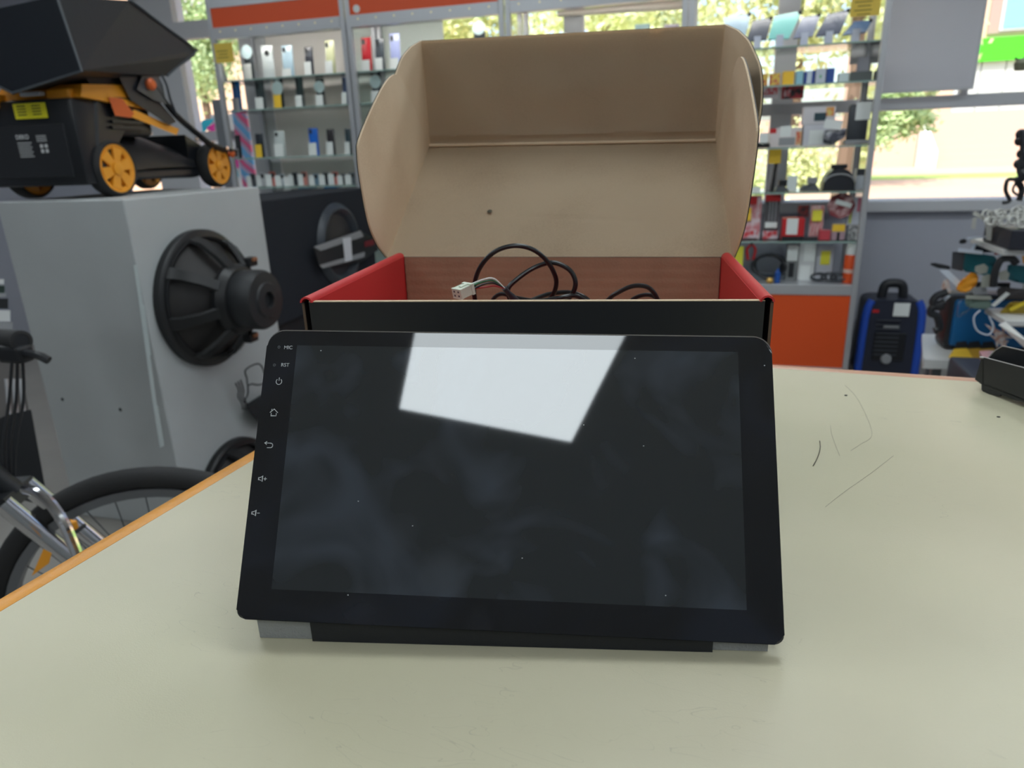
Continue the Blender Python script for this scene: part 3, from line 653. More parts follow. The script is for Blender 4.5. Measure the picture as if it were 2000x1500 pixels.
pack(1438, 382, 1486, 466, PINKC, 'red and pink blister pack with an amber tag, beside the flap', parts=((.25, .6, .42, .72, YEL, 'price_tag'), (.5, .8, .8, .97, RED, 'header'), (.1, .9, .02, .2, MIX2, 'bulb_row')))
pack(1492, 380, 1522, 466, mat('pack_rods', (90, 88, 92), .5), 'pack of dark thin rods with a red header and white label', parts=((.0, 1, .85, 1, RED, 'header'), (.1, .9, .25, .38, WHITE, 'price_tag'), (.0, 1, .0, .18, MIX2, 'bulb_row'), (.3, .36, .4, .85, SILV, 'rod'), (.5, .56, .4, .85, SILV, 'rod'), (.7, .76, .4, .85, SILV, 'rod')))
pack(1558, 401, 1580, 424, mat('pack_black_red', (70, 66, 72), .5, col2=(190, 90, 84), vs=40), 'small black and red packet behind the red box', Y=CY + .2)
pack(1582, 401, 1608, 462, mat('pack_stripes', (196, 90, 92), .5, col2=(224, 206, 206), vs=60, stretch=(6, 1, .3)), 'red striped packet with a lemon tag', parts=((.12, .85, .5, .85, YEL2, 'price_tag'),))
t = carton(1528, 427, 1571, 467, RED, 'open red box with a big white price card on the fifth shelf', z, Y=CY + .06, d=.09, stripe=[(.18, .7, .28, 1, WHITE), (0, 1, 0, .2, BLKM)])
a = PY(1643, 402, CY + .1)
t = thing('disc_packet', 'round maroon packet with a white brand strip hanging at the right', 'packet', (a.x, CY + .1, a.z - .06))
obj('disc', MB().lathe((a.x, CY + .11, a.z), (0, -1, .1), [(0, 0), (.062, 0), (.062, .006), (0, .006)], 8), mat('maroon_mix', (130, 50, 56), .5, col2=(206, 170, 170), vs=28), t)
obj('label_strip', MB().box((a.x + .01, CY + .1, a.z + .01), (.075, .002, .022), Matrix.Rotation(.3, 3, 'Y')), WHITE, t)
carton(1625, 438, 1651, 466, (180, 150, 160), 'small packet with a yellow tag under the round maroon one', z, Y=CY + .08, d=.02, stripe=[(0, .95, .55, 1, YEL), (.4, .6, 0, .5, BLK)])
carton(1656, 385, 1684, 444, (206, 210, 220), 'tall clear packet with green and red stripes at the right end', z + .06, Y=CY + .12, d=.01, stripe=[(.1, .3, .1, .95, mat('lime', (196, 206, 110), .5)), (.6, .9, .5, .98, mat('rose', (200, 120, 140), .5))])
carton(1657, 440, 1684, 468, mat('mesh_grey', (120, 120, 122), .5, col2=(210, 210, 210), vs=90), 'grey mesh basket at the right end of the fifth shelf', z, Y=CY + .08)
carton(1600, 450, 1622, 467, (196, 70, 80), 'small flat red packet between the striped and tagged ones', z, Y=CY + .07, d=.04)
z = BASEZ
def tagz(x0, y0, x1, y1, m, lab, Y=CY + .08): return card(x0, y0, x1, y1, m, lab, Y, BASEZ + .001)
card(1431, 481, 1452, 508, YEL2, 'lemon yellow tag at the left of the bottom shelf beside the red box wall', CY + .1, z + .001)
t = thing('pliers', 'red handled pliers hanging in the bottom compartment', 'pliers', (PY(1468, 505, CY + .12).x, CY + .12, z))
a = PY(1468, 478, CY + .12); b = PY(1468, 506, CY + .12)
for s_ in (-1, 1): obj('handle', MB().tube([(a.x + .004 * s_, CY + .12, a.z), (a.x + .02 * s_, CY + .12, (a.z + b.z) / 2 + .01), (a.x + .012 * s_, CY + .12, z + .1)], .007, 8, sm=4), RED, t, smooth=True)
obj('jaw', MB().tube([(a.x, CY + .12, a.z), (a.x, CY + .12, a.z + .02)], .009, 8), BLK, t)
ck = MB(); a = PY(1500, 535, CY + .12)
pts = [V((a.x + .085 * math.cos(k * .7) * (1 - k * .006), CY + .12 + .03 * math.sin(k * 1.3), z + .07 + .055 * math.sin(k * .7))) for k in range(46)]
ck.tube(pts, .007, 6, sm=2)
solo('cable_coil', 'tangled black cable coil on the bottom shelf behind the red box wall', 'cable', ck, BLK, smooth=True)
solo('blue_bottle', 'small blue bottle in the cable coil', 'bottle', MB().lathe((PY(1518, 540, CY + .05).x, CY + .035, z + .001), (0, 0, 1), [(0, 0), (.013, 0), (.014, .05), (.006, .06), (.006, .07), (0, .07)], 16), BLUE, smooth=True)
solo('brass_knob', 'small brass ball on the front edge of the bottom shelf', 'knob', MB().lathe((PY(1503, 548, CY + .02).x, CY + .012, z + .001), (0, 0, 1), [(0, 0), (.014, .003), (.018, .015), (.012, .028), (0, .032)], 16), mat('brass', (206, 166, 90), .35, metal=.6), smooth=True)
carton(1536, 478, 1557, 548, (120, 122, 122), 'narrow grey box with a white card on the bottom shelf', z, Y=CY + .1, stripe=[(0, 1, .56, 1, WHITE), (.25, .75, .1, .5, BLKM)])
carton(1559, 474, 1592, 546, (214, 216, 216), 'tall white box in the middle of the bottom shelf', z, Y=CY + .12, stripe=[(.15, .75, .0, .4, WHITE), (.3, .95, .5, .95, WHITE)])
carton(1594, 480, 1627, 540, (198, 200, 208), 'white box with a lemon tag on the bottom shelf', z, Y=CY + .14, stripe=[(.25, .8, .45, .85, YEL2)])
for k, px in enumerate((1598, 1618, 1636)):
    a = PY(px, 545, CY + .08); ck = MB(); pts = [V((a.x + .035 * math.cos(j * .9 + k), CY + .07 + .02 * math.sin(j * .6), z + .02 + .016 * math.sin(j * .9 + k) + .0006 * j)) for j in range(20)]
    ck.tube(pts, .004, 5, sm=2); solo('charger_lead', ('left', 'middle', 'right')[k] + ' one of three small dark leads coiled before the white boxes', 'cable', ck, DGR, group='small coiled leads', smooth=True)
a = PY(1659, 553, CY + .05)
t = thing('spray_can', 'orange can with a white cap at the right end of the bottom shelf', 'can', (a.x, CY + .07, z))
obj('body', MB().lathe((a.x, CY + .07, z + .001), (0, 0, 1), [(0, 0), (.03, 0), (.031, .004), (.031, .125), (.026, .135), (0, .135)], 24), ORG, t, smooth=True)
obj('cap', MB().lathe((a.x, CY + .07, z + .136), (0, 0, 1), [(0, 0), (.028, 0), (.028, .045), (.022, .052), (0, .052)], 24), WHITE, t, smooth=True)
obj('label_band', MB().lathe((a.x, CY + .07, z + .05), (0, 0, 1), [(.0315, 0), (.0315, .018)], 24), mat('pale_band', (226, 190, 176), .5), t)

# ------------------------------------------------------------------ boards and posters at the window
a = PY(1722, 178, YW - .06); b = PY(1895, 174, YW - .06)
t = thing('hanging_board', 'large plain grey board hanging against the window right of the cabinets', 'board', ((a.x + b.x) / 2, YW - .06, a.z))
obj('panel', MB().bx((a.x - .02, YW - .07, a.z), (b.x, YW - .05, 2.34)), mat('board_grey', (214, 214, 220), .7), t)
obj('lower_rail', MB().bx((a.x - .02, YW - .072, a.z - .012), (b.x, YW - .048, a.z)), FRAME, t)
obj('side_rail', MB().bx((b.x, YW - .072, a.z - .012), (b.x + .01, YW - .048, 2.34)), FRAME, t)
PM = poster_mat()
a = PY(452, 214, 4.03); b = PY(498, 345, 4.03); solo('patterned_banner', 'tall pink and blue striped banner standing behind the leftmost cabinet', 'banner', MB().bx((a.x, 4.03, .9), (b.x, 4.045, a.z)), PM)
a = PY(372, 222, 4.3); b = PY(418, 300, 4.3)
t = thing('street_banner', 'white banner with cyan and magenta shapes outside behind the front mower wheel', 'banner', (a.x, 4.5, -.2))
obj('cloth', MB().bx((a.x, 4.5, .9), (b.x + .25, 4.52, a.z)), WHITE, t)
obj('cyan_shape', MB().sheet([PY(376, 268, 4.49), PY(396, 234, 4.49), PY(418, 232, 4.49), PY(388, 275, 4.49)], (0, .004, 0)), mat('cyan', (40, 200, 225), .5), t)
obj('magenta_shape', MB().sheet([PY(418, 240, 4.49), PY(420, 262, 4.49), PY(402, 250, 4.49)], (0, .004, 0)), mat('magenta', (235, 60, 170), .5), t)
obj('cyan_shape', MB().sheet([PY(450, 330, 4.49), PY(462, 330, 4.49), PY(466, 345, 4.49), PY(448, 345, 4.49)], (0, .004, 0)), MATS['cyan'], t)
obj('magenta_shape', MB().sheet([PY(450, 310, 4.49), PY(464, 310, 4.49), PY(466, 328, 4.49), PY(448, 328, 4.49)], (0, .004, 0)), mat('magenta', (0, 0, 0)), t)
obj('pole', MB().cyl((a.x + .1, 4.53, -.2), (a.x + .1, 4.53, .95), .02), SILV, t)
obj('pole', MB().cyl((b.x + .1, 4.53, -.2), (b.x + .1, 4.53, .95), .02), SILV, t)
a = PY(414, 195, 4.0); b = PY(455, 300, 4.0); solo('grey_sign_board', 'grey upright board beside the patterned banner at the window', 'board', MB().bx((a.x, 3.995, .87), (b.x, 4.01, a.z)), mat('sign_grey', (130, 134, 140), .7))

# ================================================================== white plinth with the mower
PXR, PYN, PTOP = -1.623, 1.693, 1.065
WP = solo('display_plinth', 'tall white painted plinth carrying the lawn mower', 'plinth', MB().bx((PXR - .47, PYN, .001), (PXR, PYN + .65, PTOP), bev=.004), WHP)
for px, py in ((122, 780), (235, 800)):
    a = PY(px, py, PYN); obj('drill_hole', MB().cyl((a.x, PYN - .0006, a.z), (a.x, PYN + .0, a.z), .006, seg=12), BLKM, WP)
mt = MB()
pp = [PX(px, py, PXR) for px, py in ((250, 520), (262, 600), (276, 700), (290, 800), (303, 880))]
for k in range(4): 
    w0 = .014 + .004 * (k % 2); p, q = pp[k], pp[k + 1]; mt.sheet([(PXR, p.y + .02, p.z), (PXR, q.y + .02, q.z), (PXR, q.y + .02 + w0, q.z), (PXR, p.y + .02 + w0, p.z)], (.0012, 0, 0))
obj('tape_strip', mt, mat('masking_tape_grey', (186, 196, 196), .5), WP)

MO = V((-1.792, 1.861, PTOP)); MF = V((-.063, .998, 0)).normalized(); MR = V((MF.y, -MF.x, 0))
MRot = Matrix((MR, MF, V((0, 0, 1)))).transposed()
mw = thing('lawn_mower', 'black and orange lawn mower with raised grass bag on top of the white plinth', 'mower', MO, MRot)
def MU(n, mb, m, lab=None, sm=False, par=None, ang=35): 
    mb.bm.transform(MW[mw.name]); return obj(n, mb, m, par or mw, lab, sm, ang=ang)
MBLK = mat('mower_black', (24, 27, 32), .38, bump=.1, bs=150); MBAG = mat('bag_black', (22, 28, 37), .5, bump=.25, bs=80)
def wheel(u, v, r, wdt, par_name='wheel'):
    tyre = MB().lathe((u - wdt, v, r), (1, 0, 0), [(r * .84, .004), (r * .93, .0), (r, wdt * .2), (r, wdt * .8), (r * .93, wdt), (r * .84, wdt - .004)], 40, closed=True)
    w_ = MU('wheel', tyre, RUB, sm=True)
    ro = r * .86; h = MB()
    h.lathe((u - wdt * .6, v, r), (1, 0, 0), [(ro * .80, 0), (ro, 0), (ro, wdt * .55), (ro * .80, wdt * .45)], 40, closed=True)
    h.lathe((u - wdt * .6, v, r), (1, 0, 0), [(0, 0), (ro * .30, 0), (ro * .28, wdt * .6), (ro * .12, wdt * .66), (0, wdt * .66)], 24)
    for k in range(6):
        a = k * PI / 3 + .25; d = V((0, math.cos(a), math.sin(a))); e = V((0, -math.sin(a), math.cos(a)))
        c0 = V((u - wdt * .5, v, r)); h.sheet([c0 + d * ro * .2 + e * ro * .16, c0 + d * ro * .86 + e * ro * .26, c0 + d * ro * .86 - e * ro * .26, c0 + d * ro * .2 - e * ro * .16], (wdt * .42, 0, 0))
    MU('hub', h, ORG2, 'orange six-spoke hub', True, w_, ang=30)
    MU('hub_backing', MB().cyl((u - wdt * .62, v, r), (u - wdt * .56, v, r), ro * .9, seg=30), MBLK, None, False, w_)
wheel(0, .018, .084, .056); wheel(.0, .552, .080, .050); wheel(-.31, .018, .084, .05); wheel(-.31, .552, .080, .045)
# deck
dk = MB(); ring = []
prof = [(-.06, .05, .17), (.02, .06, .19), (.12, .075, .215), (.25, .08, .20), (.38, .08, .165), (.47, .075, .125)]
sec = []
for (v, z0, z1) in prof:
    s_ = []
    for k in range(9):
        a = PI * k / 8; s_.append(dk.bm.verts.new(V((-.175 + .135 * math.cos(a), v, z0 + (z1 - z0) * math.sin(a) ** .7))))
    sec.append(s_)
for A, B in zip(sec, sec[1:]):
    for k in range(8): dk.bm.faces.new((A[k], A[k + 1], B[k + 1], B[k]))
    dk.bm.faces.new((A[0], B[0], B[8], A[8]))
dk.bm.faces.new(sec[0]); dk.bm.faces.new(sec[-1][::-1])
MU('deck', dk, MBLK, sm=True, ang=50)
MU('deck_skirt', MB().bx((-.325, -.02, .045), (-.045, .5, .075), bev=.008), MBLK)
MU('front_axle_housing', MB().hull([(-.33, .44, .04), (-.05, .44, .04), (-.33, .44, .19), (-.05, .44, .19), (-.31, .58, .05), (-.06, .58, .05), (-.31, .55, .15), (-.06, .55, .15)]), MBLK)
MU('rear_housing', MB().bx((-.36, -.10, .04), (-.018, .03, .285), bev=.012), MBLK, sm=True)
MU('rear_panel', MB().bx((-.33, -.104, .065), (-.055, -.098, .215), bev=.003), mat('panel_black', (38, 40, 44), .4))
MU('side_fairing', MB().hull([(-.05, -.06, .06), (-.012, -.05, .06), (-.012, .0, .28), (-.05, -.05, .29), (-.05, .12, .20), (-.015, .10, .20), (-.05, .1, .28), (-.02, .08, .27)]), MBLK)
vn = MB()
for k in range(6): vn.box((-.012, .105 + .0 * k, .205 + .017 * k), (.02, .15 - .01 * k, .009))
MU('cooling_slats', vn, MBLK)
MU('engine_block', MB().bx((-.30, .03, .18), (-.022, .24, .30), bev=.015), MBLK, sm=True)
MU('engine_cover', MB().hull([(-.30, -.08, .287), (.0, -.075, .287), (-.30, .25, .265), (.0, .22, .262), (-.28, -.06, .325), (-.005, -.055, .322), (-.28, .17, .345), (-.01, .16, .335), (.0, .08, .28)]), ORG2, 'orange engine cover')
MU('cover_corner', MB().bx((-.11, -.085, .27), (-.03, -.02, .312), bev=.006), ORG2, 'orange corner piece')
MU('cover_corner', MB().bx((-.40, -.12, .265), (-.262, -.06, .305), bev=.006), ORG2, 'orange corner piece')
# side handle mechanism (positions on the right side)
def SP(px, py, u=0.0):
    p = PN(px, py, MO + MR * u, MR); return MW[mw.name].inverted() @ p
MU('lower_piece', MB().hull([SP(212, 190, .005), SP(238, 192, .005), SP(262, 222, .005), SP(255, 230, .005), SP(225, 226, .005), SP(212, 190, -.03), SP(238, 192, -.03), SP(262, 222, -.03), SP(225, 226, -.03)]), ORG3, 'orange-red joint')
MU('side_rail', MB().hull([SP(248, 225, .0), SP(262, 214, .0), SP(350, 252, .0), SP(345, 264, .0), SP(248, 225, -.03), SP(262, 214, -.03), SP(350, 252, -.03), SP(345, 264, -.03)]), ORG2, 'orange side rail')
MU('fold_arm', MB().hull([SP(225, 135, .01), SP(262, 140, .01), SP(345, 238, .01), SP(330, 245, .01), SP(255, 195, .01), SP(225, 135, -.02), SP(262, 140, -.02), SP(345, 238, -.02), SP(330, 245, -.02), SP(255, 195, -.02)]), mat('arm_grey', (36, 38, 44), .45))
MU('pivot_plate', MB().hull([SP(284, 130, .02), SP(304, 138, .02), SP(318, 165, .02), SP(326, 205, .02), SP(300, 195, .02), SP(268, 175, .02), SP(284, 130, .005), SP(304, 138, .005), SP(326, 205, .005), SP(300, 195, .005), SP(268, 175, .005)]), mat('plate_grey', (72, 76, 80), .4))
kp = SP(290, 165, .02); MU('knob', MB().lathe(kp, (1, 0, 0), [(0, 0), (.016, 0), (.019, .012), (.012, .02), (0, .02)], 20), ORG3, 'orange knob', True)
for u, d in ((.015, 0), (-.008, 6), (-.30, 0)):
    MU('handle_tube', MB().tube([SP(300 , 165 + d, u), SP(340, 218 + d, u), SP(385, 258 + d, u), SP(420, 284 + d, u), SP(462, 296 + d, u)] if u > -.1 else [V((-.30, .2, .33)), V((-.30, .45, .18)), V((-.30, .62, .13))], .0065, 10, sm=4), BLK, None, True)
MU('loop_cable', MB().tube([SP(312, 140, .02), SP(325, 165, .03), SP(333, 195, .03), SP(345, 225, .02)], .004, 8, sm=5), DGR, None, True)
for px, py in ((383, 272), (442, 289)):
    c_ = SP(px, py, .022); MU('bolt', MB().cyl(c_, c_ + V((.006, 0, 0)), .006, seg=12), CHR)
c_ = SP(452, 301, .01); MU('knob', MB().lathe(c_, (1, 0, -.2), [(0, -.01), (.011, -.01), (.013, .008), (0, .012)], 16), ORG3, 'orange knob', True)
# grass bag
bag = MU('grass_bag', MB().hull([(-.29, -.15, .50), (.055, -.15, .53), (.085, -.15, .345), (-.154, -.15, .300), (-.24, -.15, .34),
    (.04, .155, .572), (-.30, .155, .572), (.03, .30, .527), (-.30, .30, .527), (.02, .49, .472), (-.30, .49, .472), (.02, .475, .452), (-.30, .475, .455), (.02, .30, .372), (-.28, .30, .372), (-.30, .0, .33), (.06, .0, .355)]), MBAG, 'black grass collection bag')
MU('bag_seam', MB().tube([(.058, -.152, .532), (.088, -.152, .343), (-.154, -.153, .298), (-.24, -.152, .34)], .004, 6), mat('seam_grey', (80, 86, 92), .5), None, True, bag)
MU('bag_seam', MB().tube([(.045, .156, .574), (.034, .30, .529), (.024, .49, .473), (.022, .30, .372)], .004, 6), MATS['seam_grey'], None, True, bag)
MU('bag_support', MB().hull([(-.29, .0, .30), (-.02, .0, .31), (-.29, .26, .30), (-.02, .2, .32), (-.25, -.05, .345), (0.0, -.05, .36), (-.25, .30, .385), (.0, .28, .385)]), MBLK)
MU('latch', MB().bx((-.17, -.115, .292), (-.10, -.095, .304), bev=.002), SILV)
yl = MU('warning_label', MB().bx((-.212, -.1052, .232), (-.10, -.1035, .274)), mat('label_yellow', (224, 216, 40), .5), 'yellow warning label')
lb = MB()
for k in range(2):
    for j in range(4): lb.box((-.185 + k * .052, -.1056, .243 + j * .008), (.03, .0006, .003))
MU('label_print', lb, BLKM, None, False, yl)
LW = mat('print_light', (206, 208, 210), .5)
text('brand_lettering', 'DEKO', .017, LW, mw, Matrix.Translation((-.205, -.1052, .182)) @ Matrix.Rotation(PI / 2, 4, 'X'), bold=.0004)
lb = MB()
for j in range(7): lb.box((-.205 + (.0 if j % 2 else .002), -.1046, .166 - j * .0065), (.045 if j % 2 else .05, .0006, .0022))
for j in range(4): lb.box((-.14, -.1046, .184 - j * .005), (.035, .0006, .0018))
for j in range(2):
    for k in range(2): lb.box((-.145 + k * .016, -.1046, .155 - j * .014), (.010, .0006, .010))
MU('spec_print', lb, LW)

# ------------------------------------------------------------------ loudspeaker drivers on the plinth
SPK = mat('speaker_metal', (30, 31, 33), .42, bump=.15, bs=120); CONE = mat('cone_dark', (44, 42, 42), .6)
def driver(c, r, label, scale=1.0):
    t = thing('loudspeaker_driver', label, 'speaker', c, None, 'bare speakers hung on the plinth')
    c = V(c); X = V((1, 0, 0))
    obj('mounting_ring', MB().lathe(c, X, [(r * .86, .001), (r, .001), (r, .022), (r * .97, .028), (r * .90, .03), (r * .86, .024)], 56, closed=True), SPK, t, smooth=True)
    obj('gasket', MB().lathe(c, X, [(r * .88, .028), (r * .93, .034), (r * .9, .036), (r * .86, .032)], 56, closed=True), SPK, t, smooth=True)
    obj('cone', MB().lathe(c, X, [(r * .86, .022), (r * .7, .05), (r * .3, .13), (0, .13)], 48), CONE, t, smooth=True)
    obj('basket_neck', MB().lathe(c, X, [(r * .34, .12), (r * .5, .115), (r * .52, .135), (r * .46, .16), (r * .34, .165)], 48, closed=True), SPK, t, smooth=True)
    for k in range(8):
        a = k * PI / 4 + .2; d = V((0, math.cos(a), math.sin(a))); e = V((0, -math.sin(a), math.cos(a))); m = MB()
        st_ = [(r * .90, .02, .024), (r * .84, .058, .020), (r * .66, .10, .017), (r * .48, .135, .02)]
        vs = []
        for (rr, h, wd) in st_:
            p = c + d * rr + X * h; n_ = (d * .5 + X * .85).normalized()
            vs.append([m.bm.verts.new(p + e * wd), m.bm.verts.new(p + e * wd * .8 + n_ * .012), m.bm.verts.new(p - e * wd * .8 + n_ * .012), m.bm.verts.new(p - e * wd)])
        for A, B in zip(vs, vs[1:]):
            for j in range(4): m.bm.faces.new((A[j], A[(j + 1) % 4], B[(j + 1) % 4], B[j]))
        m.bm.faces.new(vs[0]); m.bm.faces.new(vs[-1][::-1])
        obj('basket_arm', m, SPK, t, smooth=True)
    obj('magnet', MB().lathe(c, X, [(0, .15), (r * .40, .15), (r * .43, .16), (r * .43, .225), (r * .40, .238), (r * .26, .242), (r * .24, .248), (r * .12, .25), (r * .11, .235), (0, .235)], 48), mat('magnet_boot', (36, 38, 41), .5), t, smooth=True)
    cop = mat('copper', (170, 116, 84), .4, metal=.4)
    for a in (.9, -1.35):
        d = V((0, math.cos(a), math.sin(a))); p = c + d * r * .62 + X * .135
        tm = obj('terminal', MB().box(p, (.03, .045, .03), bev=.004), SPK, t)
        obj('clip', MB().box(p + V((.02, 0, .008)), (.008, .024, .012), bev=.002), cop, tm)
driver((PXR + .002, 1.950, .727), .226, 'large bare loudspeaker with exposed basket and magnet on the side of the white plinth')
a = PX(462, 962, PXR); driver((PXR + .002, a.y, a.z), .205, 'second bare loudspeaker low on the plinth, half hidden by the counter')
# dark wire clip bracket between them
a = PX(488, 775, PXR + .03)
t = thing('wire_bracket', 'dark bent-wire bracket with a black body between the two bare loudspeakers', 'bracket', a)
def XP(px, py, x=.04): return PX(px, py, PXR + x)
for k in range(3): obj('wavy_wire', MB().tube([XP(460 + 5 * k, 748 - 3 * k), XP(466 + 5 * k, 762), XP(465 + 5 * k, 775), XP(472 + 5 * k, 788), XP(474 + 4 * k, 800)], .0025, 6, sm=4), BLK, t, smooth=True)
obj('loop', MB().tube([XP(482, 738), XP(479, 724), XP(492, 714), XP(506, 711), XP(514, 722), XP(519, 745), XP(505, 752), XP(492, 750), XP(484, 752), XP(482, 738)], .003, 6, sm=4), BLK, t, smooth=True)
obj('loop', MB().tube([XP(484, 752), XP(484, 770), XP(478, 782), XP(482, 788)], .003, 6, sm=4), BLK, t, smooth=True)
obj('body', MB().hull([XP(480, 790, .002), XP(512, 770, .002), XP(530, 800, .002), XP(515, 835, .002), XP(484, 800, .05), XP(512, 775, .05), XP(520, 800, .05), XP(505, 822, .05)]), BLKM, t)

# ------------------------------------------------------------------ subwoofer box
SX = -1.655
a = PX(507, 393, SX); b = PX(722, 375, SX); sz = a.z
solo('low_plinth', 'low black stand under the black subwoofer box', 'plinth', MB().bx((SX - .36, a.y + .03, .001), (SX - .02, b.y - .03, .52)), BLKM)
t = thing('subwoofer_box', 'carpeted black subwoofer box with a taped speaker, behind the white plinth', 'subwoofer', (SX - .19, (a.y + b.y) / 2, .52))
CARP = mat('black_carpet', (28, 33, 42), .95, bump=.6, bs=400)
obj('cabinet', MB().bx((SX - .38, a.y, .521), (SX, b.y, sz), bev=.006), CARP, t)
cc = PX(660, 478, SX); rr_ = abs(PX(655, 393, SX).z - cc.z) * .98
obj('surround', MB().lathe((SX, cc.y, cc.z), (1, 0, 0), [(rr_ * .72, .003), (rr_ * .78, .02), (rr_ * .86, .03), (rr_ * .94, .022), (rr_, .004), (rr_ * .9, .001), (rr_ * .75, .001)], 48, closed=True), mat('rubber_surround', (60, 66, 74), .4), t, smooth=True)
obj('cone', MB().lathe((SX, cc.y, cc.z), (1, 0, 0), [(rr_ * .75, .004), (rr_ * .55, .002), (rr_ * .42, .001), (0, .012)], 40), mat('cone_grey', (50, 50, 54), .5), t, smooth=True)
tp = obj('tape_band', MB().sheet([PX(612, 485, SX + .036), PX(705, 452, SX + .036), PX(733, 468, SX + .036), PX(738, 488, SX + .036), PX(705, 512, SX + .036), PX(624, 522, SX + .036)], (.002, 0, 0)), BLK, t, label='glossy black print band')
obj('silver_line', MB().sheet([PX(612, 482, SX + .04), PX(704, 450, SX + .04), PX(710, 462, SX + .04), PX(626, 490, SX + .04)], (.001, 0, 0)), GREY, tp)
obj('silver_line', MB().sheet([PX(624, 518, SX + .04), PX(712, 492, SX + .04), PX(712, 502, SX + .04), PX(630, 524, SX + .04)], (.001, 0, 0)), GREY, tp)
obj('white_tape', MB().sheet([PX(669, 466, SX + .043), PX(685, 463, SX + .043), PX(688, 508, SX + .043), PX(674, 512, SX + .043)], (.001, 0, 0)), mat('tape_white', (220, 222, 228), .5), tp)
obj('red_print', MB().sheet([PX(712, 472, SX + .04), PX(730, 467, SX + .04), PX(731, 478, SX + .04), PX(712, 483, SX + .04)], (.001, 0, 0)), mat('dark_red', (120, 30, 40), .5), tp)

# ------------------------------------------------------------------ bicycle
wt_ = PD(272, 915, 1.24); wc = V((wt_.x, wt_.y, .3255)); RW = .306
nrm = V((math.sin(.40), -math.cos(.40), 0)).normalized() ; hx = V((-nrm.y, nrm.x, 0)); hz = V((0, 0, 1))
bk = thing('bicycle', 'bicycle leaning in front of the plinth, its front wheel rising above the counter edge', 'bicycle', (wc.x, wc.y, 0))
def WP_(a, r, o=0): return wc + hx * (r * math.cos(a)) + hz * (r * math.sin(a)) + nrm * o
tw = obj('front_wheel', MB().tube([WP_(2 * PI * k / 72, RW) for k in range(72)], .019, 12, closed=True), RUB, bk, 'worn black front tyre', True)
obj('rim', MB().lathe(wc, nrm, [(RW - .034, -.011), (RW - .018, -.012), (RW - .018, .012), (RW - .034, .011)], 72, closed=True), mat('rim_grey', (120, 122, 126), .35, metal=.5), tw, smooth=True)
for k in range(32):
    a = 2 * PI * k / 32; s_ = 1 if k % 2 else -1
    obj('spoke', MB().cyl(WP_(a + .35 * (1 if k % 4 < 2 else -1), .025, .025 * s_), WP_(a, RW - .034), .0011, seg=5), DGR, tw)
obj('hub', MB().cyl(wc - nrm * .05, wc + nrm * .05, .017), SILV, tw, smooth=True)
# cog-like knobs on tyre are carried by the rubber relief
crown = PD(28, 962, 1.18); ax_ = (wc - crown); 
fk = thing; up_ = (crown - wc).normalized()
for s_ in (1, -1):
    o_ = nrm * .036 * s_
    obj('fork_leg', MB().tube([crown + o_, crown + ax_ * .35 + o_, crown + ax_ * .62 + o_], .016, 12, sm=3), CHR, bk, 'chrome fork tube', True)
    obj('fork_slider', MB().tube([crown + ax_ * .55 + o_, wc + o_ * .95], .020, 12), mat('slider_grey', (110, 108, 110), .4, metal=.3), bk, smooth=True)
obj('fork_arch', MB().tube([PD(50, 955, 1.12), PD(72, 962, 1.10), PD(100, 985, 1.08), PD(124, 1020, 1.07), PD(140, 1055, 1.07), PD(152, 1085, 1.07)], .0085, 10, sm=6), CHR, bk, 'chrome fork arch', True)
obj('fork_crown', MB().hull([crown + nrm * .044 * a + up_ * .012 * b + hx * .014 * c for a in (-1, 1) for b in (-1, 1) for c in (-1, 1)]), BLK, bk)
obj('steerer', MB().tube([crown, crown + up_ * .20], .019, 12), BLK, bk, smooth=True)
st0 = crown + up_ * .20
obj('head_fitting', MB().lathe(st0, up_, [(0, -.02), (.024, -.02), (.024, .02), (0, .022)], 20), BLK, bk, smooth=True)
gr = PD(42, 666, 1.16); g0 = PD(-90, 655, 1.30)
obj('handlebar', MB().tube([g0 + V((-.25, .1, -.03)), g0, gr], .012, 12, sm=4), BLK, bk, smooth=True)
gp = obj('grip', MB().lathe(g0.lerp(gr, .1), (gr - g0), [(0, 0), (.0165, 0), (.0175, (gr - g0).length * .85), (.0175, (gr - g0).length * .9), (.012, (gr - g0).length * .905), (.011, (gr - g0).length * .88), (0, (gr - g0).length * .88)], 24), RUB, bk, smooth=True)
obj('stem', MB().tube([st0, g0 + V((-.12, .05, -.02))], .014, 10), BLK, bk, smooth=True)
obj('brake_lever', MB().tube([PD(20, 685, 1.17), PD(50, 690, 1.16), PD(75, 694, 1.15), PD(95, 704, 1.15)], .007, 8, sm=5), BLK, bk, smooth=True)
obj('brake_clamp', MB().box(PD(30, 690, 1.17), (.05, .03, .03), bev=.006), BLK, bk)
for k in range(3): obj('brake_cable', MB().tube([PD(24 + 10 * k, 700, 1.16), PD(18 + 14 * k, 780, 1.17), PD(8 + 12 * k, 860, 1.17), PD(12 + 8 * k, 930, 1.18)], .0025, 6, sm=5), BLK, bk, smooth=True)
obj('reflector', MB().box(PD(140, 1026, 1.12), (.016, .012, .016), bev=.003), ORG2, bk, label='small orange reflector')
obj('reflector', MB().hull([PD(62, 1125, 1.08), PD(85, 1072, 1.08), PD(101, 1080, 1.08), PD(96, 1100, 1.08), PD(62, 1125, 1.10), PD(85, 1072, 1.10), PD(101, 1080, 1.10)]), ORG2, bk, label='amber spoke reflector')
obj('valve_clip', MB().tube([PD(148, 1040, 1.12), PD(166, 1025, 1.12)], .003, 6), DGR, bk)
